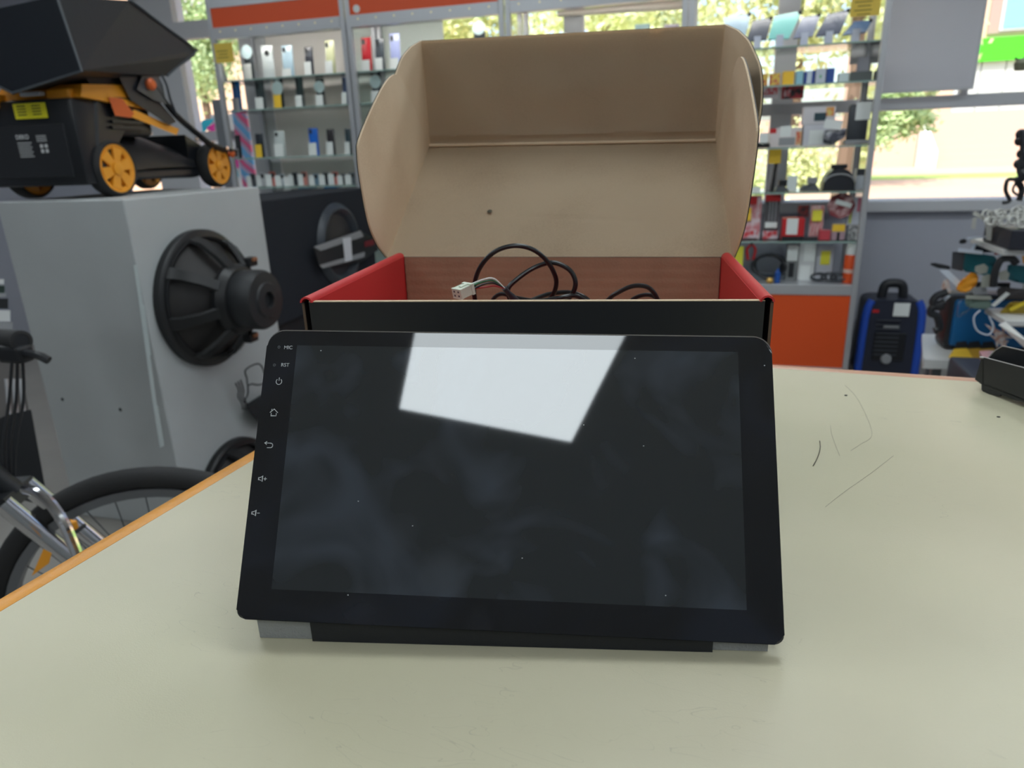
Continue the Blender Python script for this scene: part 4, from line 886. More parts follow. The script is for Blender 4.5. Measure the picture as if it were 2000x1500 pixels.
solo('black_backpack', 'dark bag hanging beside the plinth behind the bicycle', 'bag', MB().hull([PD(15, 810, 1.5), PD(60, 800, 1.5), PD(85, 960, 1.5), PD(95, 990, 1.5), PD(5, 960, 1.5), PD(-30, 830, 1.5), PD(20, 810, 1.62), PD(62, 805, 1.62), PD(92, 985, 1.62), PD(-20, 960, 1.62)]), BLKM)
rk = thing('striped_rack', 'stack of white and dark edges at the left picture border beside the plinth', 'rack', PD(-20, 700, 1.66))
for y, h, m, dx in ((545, 10, mat('chrome_white', (220, 222, 222), .3), 8), (558, 14, mat('green_black', (30, 52, 44), .5), 9), (572, 8, GREY, 12), (583, 20, BLKM, 16), (606, 22, MATS['chrome_white'], 20), (630, 26, GREY, 25)):
    obj('layer', MB().hull([PD(x_, y_, d_) for x_ in (-60, dx) for y_ in (y, y + h) for d_ in (1.66, 1.8)]), m, rk)
obj('board', MB().hull([PD(x_, y_, d_) for x_, y_ in ((-60, 650), (28, 650), (62, 830), (-60, 830)) for d_ in (1.7, 1.78)]), mat('board_taupe', (110, 106, 104), .6), rk)
for k in range(3): obj('rod', MB().tube([PD(12 + 14 * k, 740, 1.64), PD(20 + 14 * k, 820, 1.64)], .004, 6), SILV, rk)

# ================================================================== right side: welder, tool shelf
gx0 = PY(1684, 650, 3.72).x; gx1 = PY(1803, 650, 3.72).x; gz1 = PY(1745, 588, 3.72).z
GB = PY(1742, 735, 3.72).z
t = thing('inverter_machine', 'blue and black portable machine with a top handle standing against the grey wall', 'machine', ((gx0 + gx1) / 2, 3.82, 0))
gm = (gx0 + gx1) / 2; gw = (gx1 - gx0) / 2
sh = []
for k in range(13):
    a = PI * k / 12; sh.append((gm + gw * .92 * (abs(math.cos(a)) ** .35) * (1 if math.cos(a) > 0 else -1), gz1 - .06 + .06 * math.sin(a) ** .5))
obj('body', MB().sheet([(x, 3.74, z) for x, z in sh] + [(gm - gw * .95, 3.74, .02), (gm + gw * .95, 3.74, .02)], (0, .2, 0)), mat('machine_dark', (44, 48, 62), .4), t, smooth=True)
for s_ in (-1, 1):
    obj('side_frame', MB().tube([(gm + s_ * gw * .97, 3.745, .02), (gm + s_ * gw * .95, 3.745, gz1 * .6), (gm + s_ * gw * .90, 3.745, gz1 - .05), (gm + s_ * gw * .76, 3.75, gz1 - .005)], .019, 12, sm=5), mat('machine_blue', (40, 84, 190), .35), t, label='blue side frame', smooth=True)
obj('front_recess', MB().bx((gm - gw * .55, 3.732, .10), (gm + gw * .5, 3.742, gz1 * .60), bev=.004), BLK, t)
gr_ = MB()
for k in range(9): gr_.box((gm - .02, 3.730, .13 + k * .022), (gw * .8, .004, .006))
obj('grille', gr_, DGR, t)
obj('emblem', MB().box((gm - .005, 3.733, gz1 * .68), (gw * .5, .004, .014)), GREY, t)
obj('dial', MB().lathe((gm - .01, 3.735, .11), (0, -1, 0), [(0, 0), (.026, 0), (.022, .018), (0, .018)], 20), GREY, t, smooth=True)
obj('handle', MB().tube([(gm - gw * .36, 3.82, gz1 - .02), (gm - gw * .30, 3.82, gz1 + .055), (gm + gw * .0, 3.82, gz1 + .07), (gm + gw * .30, 3.82, gz1 + .055), (gm + gw * .36, 3.82, gz1 - .02)], .022, 12, sm=5), BLK, t, smooth=True)
obj('price_tag', MB().box((gm + .03, 3.735, gz1 - .045), (.07, .003, .065)), WHITE, t)
obj('red_mark', MB().box((gm - gw * .62, 3.737, gz1 - .055), (.03, .003, .014)), RED, t)

WIRE = mat('white_wire', (206, 206, 204), .4); TEAL = mat('tool_teal', (24, 104, 116), .45); CASEB = mat('case_blue', (24, 108, 168), .42)
TYY = 2.75
def TP(px, py, dy=0): return PY(px, py, TYY + dy)
# low white table carrying the case
a = TP(1800, 712); b = TP(1802, 655)
tz = TP(1803, 702).z
t = thing('low_display_table', 'low white display table under the blue tool case', 'table', (1.1, 3.0, 0))
x0 = TP(1803, 702).x; yb = PZ(1800, 652, tz).y
kb = PZ(1801, 652, tz); obj('top', MB().sheet([(x0, TYY, tz - .02), (1.9, TYY, tz - .02), (1.9, yb, tz - .02), (kb.x, yb, tz - .02)], (0, 0, .02)), mat('table_white', (226, 226, 224), .4), t)
obj('front_rail', MB().bx((x0, TYY - .015, tz - .03), (1.9, TYY - .0, tz + .004)), WIRE, t)
for lx, ly in ((x0 + .06, TYY + .05), (1.85, TYY + .05), (kb.x + .04, yb - .03), (1.85, yb - .03)): obj('leg', MB().bx((lx - .015, ly - .015, 0), (lx + .015, ly + .015, tz - .02)), mat('leg_grey', (120, 122, 126), .5), t)
# blue case
a = TP(1838, 680, .15); b = PY(2010, 672, TYY + .15); z1 = TP(1850, 575, .15).z
t = thing('tool_case', 'bright blue case with a black frame on the low white table', 'case', ((a.x + b.x) / 2, TYY + .2, tz))
obj('frame', MB().bx((a.x, TYY + .14, tz + .001), (b.x, TYY + .26, z1), bev=.02), BLK, t, smooth=True)
obj('front_panel', MB().bx((a.x + .018, TYY + .128, tz + .02), (b.x - .02, TYY + .145, z1 - .015), bev=.012), CASEB, t, 'blue front panel', True)
obj('handle', MB().tube([(a.x + .1, TYY + .2, z1 - .01), (a.x + .1, TYY + .2, z1 + .03), (a.x + .2, TYY + .2, z1 + .03), (a.x + .2, TYY + .2, z1 - .01)], .01, 8), BLK, t, smooth=True)
# white rack with two tilted shelves
t = thing('white_tool_rack', 'white metal rack at the right border carrying power tools', 'rack', (1.3, 2.6, 0))
sh_t = TP(1950, 478).z; sh_m = TP(1950, 555).z + .0; x_r = TP(1925, 478).x
rk2 = t
obj('shelf', MB().bx((TP(1937, 460).x, TYY - .12, sh_t - .02), (1.75, TYY + .2, sh_t), bev=.003), WIRE, t)
obj('shelf', MB().bx((TP(1935, 600).x, TYY - .15, TP(1950, 607).z - .02), (1.75, TYY + .05, TP(1950, 607).z), bev=.003), WIRE, t)
obj('sloping_rail', MB().hull([PD(1950, 634, 2.0), PD(1964, 628, 2.0), PD(2020, 676, 1.75), PD(2020, 696, 1.75), PD(1950, 634, 2.04), PD(1964, 628, 2.04), PD(2020, 676, 1.8)]), WIRE, t)
for px in (1940, 2060): obj('post', MB().bx((TP(px, 500).x, TYY + .18, tz + .001), (TP(px, 500).x + .022, TYY + .2, sh_t)), WIRE, t)
obj('top_tray', MB().bx((TP(1945, 440).x, TYY - .14, sh_t + .001), (1.7, TYY + .1, TP(1950, 440).z), bev=.004), mat('tray_navy', (40, 42, 52), .4), t, label='dark tray')
# white chain-like goods on the tray
zt = TP(1950, 440).z
m = MB()
for k in range(34):
    p = V((TP(1905, 430).x + .02 + .016 * (k % 12) + rnd.uniform(-.01, .01), TYY - .1 + .05 * (k // 12) + rnd.uniform(-.01, .01), zt + .015 + rnd.uniform(0, .035)))
    m.tube([p + V((.014 * math.cos(j * PI / 4), .006 * math.sin(j), .012 * math.sin(j * PI / 4))) for j in range(8)], .004, 5, closed=True)
solo('clip_heap', 'heap of white and grey plastic clips on the dark tray of the rack', 'clips', m, mat('clip_white', (196, 196, 190), .45), kind='stuff', smooth=True)
solo('hanging_clip_strip', 'grey strip of clips at the left end of the dark tray', 'clips', MB().hull([TP(1898, 418), TP(1905, 412), TP(1945, 436), TP(1942, 444), TP(1898, 418, .03), TP(1945, 436, .03)]).hull([TP(1900, 425), TP(1908, 425), TP(1905, 448), TP(1896, 446), TP(1900, 425, .02), TP(1905, 448, .02)]).hull([TP(1925, 440), TP(1938, 442), TP(1936, 470), TP(1926, 468), TP(1925, 440, .02), TP(1936, 470, .02)]), MATS['clip_white'])
solo('red_cloth', 'red strip hanging directly under the dark tray', 'cloth', MB().bx((TP(1958, 480).x, TYY - .10, TP(1960, 486).z), (TP(2020, 480).x, TYY - .08, sh_t - .021)), RED)
# black wire figure
m = MB(); ps = [(1994, 255), (1996, 300), (1989, 330), (1992, 345), (1981, 350), (1968, 352), (1964, 372), (1972, 392), (1958, 396)]
m.tube([TP(*p, -.1) for p in ps], .006, 8, sm=5); m.tube([TP(p[0] + 6, p[1] + 4, -.08) for p in ps[:5]] + [TP(1996, 370, -.08), TP(1990, 392, -.08)], .009, 8, sm=5)
m.tube([TP(1987, 355, -.09), TP(1978, 372, -.09), TP(1990, 380, -.09), TP(1998, 362, -.09)], .004, 6, closed=True, sm=4)
for q in ((1992, 275), (1996, 300), (1990, 320), (1998, 340), (1994, 262)): m.lathe(TP(*q, -.09), (0, -1, 0), [(0, -.014), (.016, 0), (0, .014)], 10)
solo('wire_stand', 'black curly wire stand at the right border standing up before the window', 'stand', m, BLK, smooth=True)
t = thing('camera_bracket', 'olive dome with a curved hook at the right border before the green sign', 'bracket', TP(1995, 138, -.1))
p = TP(1997, 130, -.1)
obj('dome', MB().lathe(p, (0, 0, 1), [(0, -.012), (.02, -.01), (.024, .01), (.018, .022), (0, .024)], 18), mat('olive_grey', (110, 112, 92), .5), t, smooth=True)
obj('hook', MB().tube([TP(1983, 113, -.1), TP(1988, 117, -.1), TP(1997, 116, -.1), TP(2010, 104, -.1)], .003, 6, sm=4), BLK, t, smooth=True)
obj('arm', MB().tube([p + V((.02, 0, 0)), p + V((.25, 0, .02)), p + V((.3, 0, -.3))], .008, 8, sm=4), BLK, t, smooth=True)
def blob(name, lab, cat, pts, m, th=.05, dy=0, ex=None):
    mb = MB().hull([TP(x, y, dy) for x, y in pts] + [TP(sum(p[0] for p in pts) / len(pts) + (x - sum(p[0] for p in pts) / len(pts)) * .85, sum(p[1] for p in pts) / len(pts) + (y - sum(p[1] for p in pts) / len(pts)) * .85, dy + th) for x, y in pts])
    bmesh.ops.bevel(mb.bm, geom=list(mb.bm.edges), offset=.004, segments=2, affect='EDGES')
    t = thing(name, lab, cat, TP(sum(p[0] for p in pts) / len(pts), max(p[1] for p in pts), dy + th / 2))
    obj('body', mb, m, t, smooth=True, ang=50)
    for (nm, ps, mm, ofs) in (ex or []):
        if nm in ('strap', 'handle', 'hose', 'nozzle'): obj(nm, MB().tube([TP(x, y, dy + ofs) for x, y in ps], .012 if nm != 'hose' else .0026, 8, sm=4), mm, t, smooth=True)
        else: obj(nm, MB().hull([TP(x, y, dy + ofs) for x, y in ps] + [TP(x, y, dy + ofs + .02) for x, y in ps]), mm, t)
    return t
LG = mat('light_tag', (206, 214, 226), .5); TAUP = mat('cap_grey_green', (160, 162, 152), .5)
blob('cordless_tool', 'teal cordless tool body with a black rear end, lying on the rack', 'power tool', [(1882, 490), (1945, 500), (1950, 520), (1932, 540), (1880, 530), (1876, 505)], TEAL, .08, .05, [('rear_end', [(1860, 492), (1885, 490), (1880, 530), (1858, 525)], DGR, -.01), ('price_tag', [(1872, 484), (1920, 490), (1918, 497), (1870, 492)], LG, -.02)])
blob('cordless_tool', 'black battery tool with a glossy tilted top and red chip behind the teal one', 'power tool', [(1900, 480), (1960, 478), (1962, 492), (1905, 494)], mat('tool_gloss', (44, 48, 60), .2), .06, .12, [('tag', [(1893, 492), (1902, 475), (1908, 476), (1900, 494)], LG, -.01), ('red_chip', [(1942, 491), (1955, 489), (1954, 497), (1942, 498)], RED, -.02)])
blob('torch_tool', 'small black-tipped torch with a clear tag near the top of the tool pile', 'tool', [(1872, 468), (1888, 466), (1890, 474), (1874, 478)], BLK, .02, .05, [('tag', [(1888, 463), (1925, 460), (1926, 464), (1890, 468)], LG, 0)])
blob('trowel', 'black flat blade with a big white tag sticking out to the left of the pile', 'tool', [(1812, 516), (1822, 512), (1858, 520), (1858, 527), (1835, 525)], BLK, .02, 0, [('price_tag', [(1834, 527), (1852, 527), (1878, 552), (1870, 562), (1855, 545)], LG, -.01), ('price_tag', [(1842, 548), (1852, 545), (1858, 570), (1850, 575), (1838, 562)], mat('tag_print', (206, 200, 196), .5, col2=(180, 130, 110), vs=60), -.01), ('price_tag', [(1830, 592), (1850, 575), (1857, 578), (1835, 598)], LG, -.01)])
blob('orange_pump', 'orange tool head in the middle of the tool pile', 'power tool', [(1882, 543), (1900, 530), (1912, 540), (1908, 556), (1890, 572), (1868, 570), (1868, 558), (1880, 552)], ORG2, .05, -.03, [('nose', [(1905, 520), (1922, 515), (1930, 522), (1928, 533), (1912, 536), (1904, 530)], TAUP, -.02), ('cap', [(1918, 540), (1930, 535), (1938, 540), (1936, 560), (1915, 562)], TAUP, -.03)])
blob('sander', 'grey-green round sander with a pale top rim below the orange tool', 'power tool', [(1884, 582), (1935, 586), (1938, 595), (1930, 605), (1895, 602), (1885, 596)], mat('sander_green', (120, 142, 132), .5), .06, -.04, [('rim', [(1886, 576), (1935, 578), (1938, 586), (1886, 584)], TAUP, -.01), ('base', [(1900, 562), (1925, 560), (1930, 574), (1902, 576)], GREY, 0), ('hose', [(1882, 578), (1871, 595), (1870, 618), (1885, 610), (1900, 600)], CLEAR, -.05), ('hose', [(1915, 606), (1902, 620), (1908, 645), (1930, 654), (1940, 640), (1932, 618)], LG, -.06)])
blob('hand_saw', 'black C-shaped grip of a saw in front of a teal drill', 'power tool', [(1935, 545), (1945, 540), (1948, 556), (1938, 565)], BLK, .03, -.05, [('handle', [(1940, 560), (1944, 530), (1955, 508), (1975, 505), (1985, 515)], BLK, -.03), ('cap', [(1950, 532), (1965, 527), (1972, 535), (1968, 548), (1952, 548)], TAUP, -.02)])
blob('drill', 'teal drill at the right border', 'power tool', [(1968, 515), (2010, 520), (2012, 556), (1985, 552), (1965, 545)], TEAL, .08, .03, [('chuck', [(1996, 500), (2010, 500), (2010, 515), (1998, 515)], ORG2, 0)])
blob('grinder', 'dark grinder body with a white tag lying across the rack', 'power tool', [(1950, 560), (2010, 565), (2012, 584), (1955, 585), (1945, 575)], mat('tool_taupe', (70, 66, 68), .5), .06, 0, [('price_tag', [(1935, 596), (1965, 570), (1973, 574), (1942, 600)], WHITE, -.04)])
blob('spirit_level', 'yellow tool with a bright yellow edge at the right border', 'tool', [(1950, 612), (1975, 588), (2010, 590), (2012, 618), (1985, 622), (1955, 620)], mat('tool_ochre', (170, 146, 50), .5), .05, -.04, [('edge', [(1970, 603), (2005, 585), (2008, 592), (1975, 609)], mat('edge_yellow', (226, 200, 50), .5), -.02)])
blob('tape_measure', 'dark grey lumps beneath the yellow tool at the right border', 'tool', [(1960, 622), (2010, 618), (2012, 640), (1985, 640), (1965, 634)], DGR, .05, -.03)
blob('price_label', 'tilted white label with brown print hanging below the rack', 'label', [(1940, 640), (1962, 650), (1965, 672), (1958, 676), (1944, 665)], MATS['tag_print'], .003, -.08)
for k, ps in enumerate(([(1850, 570), (1830, 578), (1822, 590), (1830, 600), (1842, 596)], [(1845, 590), (1822, 600), (1818, 612), (1830, 618), (1835, 640), (1824, 646)])):
    m = MB().tube([TP(x, y, -.02) for x, y in ps], .013, 8, sm=4)
    solo('black_strap', ('upper', 'lower')[k] + ' black strap dangling left of the blue case', 'strap', m, BLK, smooth=True)
# goods on the low table
zt = tz + .002
for px, c, lab, s_ in ((1873, YEL, 'yellow cutter on the low white table, left', 1), (1898, mat('amber', (206, 160, 50), .5), 'amber cutter on the low white table, centre', 1.1), (1925, mat('ochre2', (190, 150, 60), .5), 'ochre tool on the low white table, right', 1)):
    p = PZ(px, 697, tz)
    t = thing('snips', lab, 'tool', p)
    obj('body', MB().hull([p + V((-.04 * s_, -.02, .001)), p + V((.04, -.015, .001)), p + V((.05, .02, .001)), p + V((-.02, .03, .001)), p + V((-.02, 0, .03)), p + V((.02, .0, .034))]), c, t)
    obj('grip', MB().hull([p + V((-.02, 0, .036)), p + V((.03, .0, .036)), p + V((.02, .02, .055)), p + V((-.01, .02, .05))]), BLK, t)
p = TP(1940, 712, -.09); solo('dark_bin', 'dark crate under the front of the low white table', 'crate', MB().bx((p.x - .13, TYY - .35, .001), (p.x + .35, TYY - .06, TP(1880, 718, -.2).z), bev=.01), mat('bin_dark', (60, 62, 72), .5))
solo('pink_pouch', 'pink-grey pouch lying on the dark crate', 'pouch', MB().hull([V((p.x + rnd.uniform(-.10, .02), TYY - .2 + rnd.uniform(-.04, .04), TP(1880, 716, -.2).z + .002 + rnd.uniform(0, .05))) for _ in range(18)]), mat('pouch', (176, 130, 134), .6, col2=(130, 128, 130), vs=20))

# ================================================================== counter
TZ = .942
th = math.radians(-4.8); CO = V((-.313, .768, 0)); ex = V((math.cos(th), math.sin(th), 0)); ey = V((-math.sin(th), math.cos(th), 0))
CR = Matrix((ex, ey, V((0, 0, 1)))).transposed()
ct = thing('shop_counter', 'cream laminate shop counter with an orange edge carrying the car stereo', 'counter', (CO.x, CO.y, 0), CR)
LX, LY = 1.5, 1.5
obj('top', MB().bx((.013, -LY, TZ - .03), (LX, -.013, TZ)), counter_mat(), ct, world=False, label='cream laminate top')
obj('edge_strip', MB().bx((0, -LY, TZ - .031), (.0129, 0, TZ + .0006), bev=.0035), EDGEY, ct, world=False, label='amber plastic edge', smooth=True)
obj('edge_strip', MB().bx((.013, -.0129, TZ - .031), (LX, 0, TZ + .0006), bev=.0035), EDGEC, ct, world=False, label='tan plastic edge', smooth=True)
obj('front_board', MB().bx((.03, -.06, .05), (LX, -.042, TZ - .03)), WHP, ct, world=False)
obj('side_board', MB().bx((.03, -LY, .05), (.048, -.06, TZ - .03)), WHP, ct, world=False)
obj('kick_rail', MB().bx((.05, -LY, 0), (LX, -.08, .05)), BLKM, ct, world=False)
# hair and crumbs on it
solo('hair_strand', 'short curved dark hair on the counter right of the stereo', 'hair', MB().tube([PZ(1601, 861, TZ + .0004), PZ(1602, 875, TZ + .0006), PZ(1597, 893, TZ + .0006), PZ(1588, 910, TZ + .0004)], .00028, 5, sm=4), mat('hair', (40, 30, 28), .5))
for k, ps in enumerate(([(1650, 752), (1672, 775), (1692, 812), (1703, 850), (1680, 868), (1662, 880)], [(1745, 890), (1700, 925), (1650, 960), (1612, 990)], [(1622, 830), (1625, 850), (1640, 890)])):
    solo('hair_strand', ('very thin long bent grey hair on the counter near the far edge', 'very thin long hair running diagonally over the counter right of the stereo', 'short pale hair just right of the dark curved hair')[k], 'hair', MB().tube([PZ(x, y, TZ + .0003) for x, y in ps], .00009, 4, sm=5), mat('hair_pale', (150, 142, 128), .5))
for k, (x, y) in enumerate(((1652, 773), (1950, 815))):
    p = PZ(x, y, TZ); solo('crumb', ('tiny dark crumb on the counter near its far edge', 'tiny dark crumb on the counter below the black tray')[k], 'crumb', MB().box(p + V((0, 0, .0004)), (.0022, .0009, .0008)), BLKM)

# ================================================================== car stereo
SC = V((-.0876, .2892, 1.0139))
SU = V((.982285, .185464, -.026816)); SV = V((-.073037, .510693, .856655)); SN = SU.cross(SV).normalized(); SV = SN.cross(SU).normalized(); SU.normalize()
SR = Matrix((SU, SV, SN)).transposed(); HW, HH = .1252, .0700
base = SC - SV * HH
cs = thing('car_stereo', 'large black touch screen car stereo leaning back on the counter', 'car stereo', base, SR)
SI = MW[cs.name].inverted()
def SL(px, py, o=0): p = SI @ PN(px, py, SC + SN * o, SN); return (p.x, p.y)
def rrect(x0, y0, x1, y1, R_, n=6):
    o = []; q_ = R_ * .48
    for cx, cy, a0, r in ((x1 - R_, y1 - R_, 0, R_), (x0 + R_, y1 - R_, 90, R_), (x0 + q_, y0 + q_, 180, q_), (x1 - q_, y0 + q_, 270, q_)):
        for k in range(n + 1): a = math.radians(a0 + 90 * k / n); o.append((cx + r * math.cos(a), cy + r * math.sin(a)))
    return o
q = [SL(456, 1210), SL(1528, 1256), SL(1511, 657), SL(527, 649)]
x0 = (q[0][0] + q[3][0]) / 2; x1 = (q[1][0] + q[2][0]) / 2; y0 = (q[0][1] + q[1][1]) / 2; y1 = (q[2][1] + q[3][1]) / 2
def lay(poly, z, h): return MB().sheet([(x, y, z) for x, y in poly], (0, 0, h))
def roundbox(poly, z0, z1, bev):
    m = lay(poly, z0, z1 - z0); f = [f for f in m.bm.faces if len(f.verts) > 8]; es = {e for ff in f for e in ff.edges}
    bmesh.ops.bevel(m.bm, geom=list(es), offset=bev, segments=3, affect='EDGES'); return m
BEZ = screen_mat('stereo_bezel', (30, 31, 35), (36, 39, 48), 1.68); LCD = screen_mat('stereo_display', (44, 48, 52), (66, 73, 84), 1.85)
obj('front_glass', roundbox(rrect(x0, y0, x1, y1, .008, 8), -.0022, 0, .0009), BEZ, cs, world=False, smooth=True, ang=60)
obj('rim', roundbox(rrect(x0 - .0004, y0 - .0006, x1 + .0004, y1 + .0008, .0085, 8), -.0085, -.0023, .001), mat('gloss_rim', (44, 46, 50), .12, spec=.8), cs, world=False, smooth=True, ang=60)
tp_ = rrect(x0 - .0002, y0, x1 + .0002, y1 + .0008, .0085, 8)
obj('chrome_trim', MB().tube([(x, y, -.0022) for x, y in tp_[0:9] + tp_[9:18]], .0006, 6), CHR, cs, 'bright thin line along the top rim', True, world=False)
d = [SL(515, 1152), SL(1464, 1190), SL(1436, 685), SL(594, 677)]
dx0 = (d[0][0] + d[3][0]) / 2; dx1 = (d[1][0] + d[2][0]) / 2; dy0 = (d[0][1] + d[1][1]) / 2; dy1 = (d[2][1] + d[3][1]) / 2
obj('display', lay([(dx0, dy0), (dx1, dy0), (dx1, dy1), (dx0, dy1)], .00002, .00008), LCD, cs, world=False)
IC = mat('icon_print', (196, 200, 204), .5)
def ico(nm, pts, px, py, w_=.00032, closed=False, par=None):
    o = SL(px, py); m = MB()
    for seq in pts: m.stroke([(o[0] + a * .001, o[1] + b * .001) for a, b in seq[1]], w_, .00003, .0001, closed=seq[0])
    return obj(nm, m, IC, cs, world=False)
ico('power_icon', [(False, [(1.45 * math.sin(a), -.1 + 1.45 * math.cos(a)) for a in [math.radians(38 + 284 * k / 20) for k in range(21)]]), (False, [(0, .3), (0, 2.0)])], 545, 745)
ico('home_icon', [(False, [(-1.3, -.2), (-1.3, -1.6), (1.3, -1.6), (1.3, -.2)]), (False, [(-2.0, .0), (0, 1.8), (2.0, .0)]), (False, [(-1.2, .9), (-1.2, 1.7), (-.9, 1.7)])], 535, 806)
ico('back_icon', [(False, [(-1.9, .9), (.9, .9)] + [(.9 + 1.15 * math.sin(a), -.25 + 1.15 * math.cos(a)) for a in [PI * k / 10 for k in range(11)]] + [(-.8, -1.4)]), (False, [(-1.0, 1.7), (-2.1, .9), (-1.0, .1)])], 525, 869)
spk = [(True, [(-2.0, .55), (-1.2, .55), (-.1, 1.4), (-.1, -1.4), (-1.2, -.55), (-2.0, -.55)])]
ico('volume_up_icon', spk + [(False, [(.5, 0), (2.1, 0)]), (False, [(1.3, .8), (1.3, -.8)])], 513, 935)
ico('volume_down_icon', spk + [(False, [(.5, 0), (1.9, 0)])], 500, 1002)
for s_, px, py in (('MIC', 563, 679), ('RST', 557, 713)):
    o = SL(px, py); text('lettering', s_, .0026, IC, cs, Matrix.Translation((o[0], o[1], .00005)), ext=.00004)
for px, py in ((545, 678), (536, 713)):
    o = SL(px, py); obj('pin_hole', MB().lathe((o[0], o[1], .00002), (0, 0, 1), [(.0003, 0), (.0008, 0), (.0008, .0001), (.0003, .0001)], 16, closed=True), DGR, cs, world=False)
obj('rear_housing', MB().bx((x0 + .022, y0 + .012, -.030), (x1 - .022, y1 - .012, -.0085), bev=.003), BLKM, cs, world=False)
obj('chassis', MB().bx((x0 + .035, y0 + .030, -.072), (x1 - .035, y1 - .022, -.030), bev=.002), mat('zinc_plate', (120, 122, 124), .4, metal=.7), cs, world=False)
# pale filler blocks added under the rim ends: world shapes down to the counter
for px0_, px1_ in ((488, 602), (1398, 1508)):
    P0 = MW[cs.name] @ V((SL(px0_, 1225)[0], y0 + .0005, -.006)); P1 = MW[cs.name] @ V((SL(px1_, 1240)[0], y0 + .0005, -.006)); bk_ = -SN.copy(); bk_.z = 0; bk_.normalize()
    obj('filler_pad', MB().hull([P0, P1, P0 + bk_ * .02, P1 + bk_ * .02, V((P0.x, P0.y, TZ + .0003)), V((P1.x, P1.y, TZ + .0003)), V((P0.x, P0.y, TZ + .0003)) + bk_ * .02, V((P1.x, P1.y, TZ + .0003)) + bk_ * .02]), mat('filler_grey', (150, 152, 152), .8, bump=.5, bs=800), cs, 'pale grey filler block')
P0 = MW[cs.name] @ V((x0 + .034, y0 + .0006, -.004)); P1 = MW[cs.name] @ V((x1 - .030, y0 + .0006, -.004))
obj('lower_piece', MB().hull([P0, P1, P0 + bk_ * .03, P1 + bk_ * .03] + [V((p.x, p.y, TZ + .0003)) + bk_ * k for p in (P0, P1) for k in (.0, .035)]), BLKM, cs)  # black filler down to the counter, stands in for the shaded strip under the rim
# dust specks on the glass
dm = MB()
for px, py in ((627, 685), (1257, 871), (1300, 1163), (1493, 714), (680, 1162), (700, 979), (806, 1027), (1240, 700), (1020, 1090), (1140, 830)):
    o = SL(px, py); dm.box((o[0], o[1], .0002), (.0005, .0004, .0002))
obj('dust', dm, IC, cs, world=False, kind='stuff')

# ================================================================== open cardboard box
BW = .310; BA = V((-.2558, .3995, 0)); bU = V((.9931, .1176, 0)).normalized(); bD = V((-bU.y, bU.x, 0)); BH = .1275; BD = .200
pz = PZ(592, 592, TZ + BH); BA = V((pz.x, pz.y, 0)); pz2 = PZ(1508, 590, TZ + BH); BW = (pz2 - pz).length; bU = (pz2 - pz).normalized(); bD = V((-bU.y, bU.x, 0))
def B(a, b, c): return V((BA.x, BA.y, TZ + .0006)) + bU * a + bD * b + V((0, 0, c))
bxo = thing('cardboard_box', 'open mailer box, black outside with red side walls and kraft lid, behind the stereo', 'box', B(BW / 2, BD / 2, 0), Matrix((bU, bD, V((0, 0, 1)))).transposed())
def onlid(px, py, a): return PN(px, py, B(a, 0, 0), bU)
T = .0022
bkL = PZ(757, 503, TZ + BH); bkR = PZ(1430, 503, TZ + BH)
def LC(P): d_ = P - V((BA.x, BA.y, TZ + .0006)); return (d_.dot(bU), d_.dot(bD), d_.z)
bL = LC(bkL)[1]; bR = LC(bkR)[1]
BOXB = mat('box_black_print', (34, 36, 39), .5, bump=.05, bs=200); BRED = mat('box_red_print', (206, 48, 52), .45)
obj('floor_panel', MB().sheet([B(0, 0, .001), B(BW, 0, .001), B(BW, bR, .001), B(0, bL, .001)], (0, 0, T)), KRAFT, bxo)
obj('front_wall', MB().sheet([B(.004, 0, 0), B(BW - .004, 0, 0), B(BW - .004, 0, BH), B(.004, 0, BH)], bD * T), BOXB, bxo, 'black front wall')
obj('front_lining', MB().sheet([B(.004, T * 1.05, 0), B(BW - .004, T * 1.05, 0), B(BW - .004, T * 1.05, BH), B(.004, T * 1.05, BH)], bD * T * .6), BRED, bxo)
obj('front_edge', MB().sheet([B(.004, 0, BH), B(BW - .004, 0, BH), B(BW - .004, T * 1.6, BH), B(.004, T * 1.6, BH)], (0, 0, .0005)), KRAFT, bxo)
for a, bb, s_ in ((0, bL, 1), (BW, bR, -1)):
    # folded double side wall: black outside, red inside, rounded red ridge
    obj('side_wall', MB().sheet([B(a - s_ * .001, .0, 0), B(a - s_ * .001, bb, 0), B(a - s_ * .001, bb, BH), B(a - s_ * .001, .0, BH)], bU * s_ * .0015), BOXB, bxo)
    obj('side_lining', MB().sheet([B(a + s_ * .0062, .006, 0), B(a + s_ * .0062, bb - .001, 0), B(a + s_ * .0062, bb - .001, BH + .0005), B(a + s_ * .0062, .003, BH + .0005)], bU * s_ * .0012), BRED, bxo, 'red inner side wall')
    m = MB(); ri = []
    for tt in (-.002, bb - .001):
        r_ = []
        for k in range(9): an = PI * k / 8; r_.append(m.bm.verts.new(B(a + s_ * (.0030 - .0042 * math.cos(an)), tt, BH + .0038 * math.sin(an))))
        for k in range(9): an = PI * (8 - k) / 8; r_.append(m.bm.verts.new(B(a + s_ * (.0030 - .0030 * math.cos(an)), tt, BH + .0026 * math.sin(an))))
        ri.append(r_)
    for k in range(18): m.bm.faces.new((ri[0][k], ri[0][(k + 1) % 18], ri[1][(k + 1) % 18], ri[1][k]))
    m.bm.faces.new(ri[0]); m.bm.faces.new(ri[1][::-1])
    obj('rolled_ridge', m, BRED, bxo, 'glossy red rolled top edge', True)
    obj('corner_tab', MB().sheet([B(a - s_ * .0006, -.0004, .0), B(a + s_ * .0012, -.0004, .0), B(a + s_ * .0008, -.0004, BH - .001), B(a - s_ * .0008, -.0004, BH - .001)], bD * .001), mat('kraft_dark', (96, 78, 64), .85), bxo)  # narrow strip of dark brown kraft at the box corner
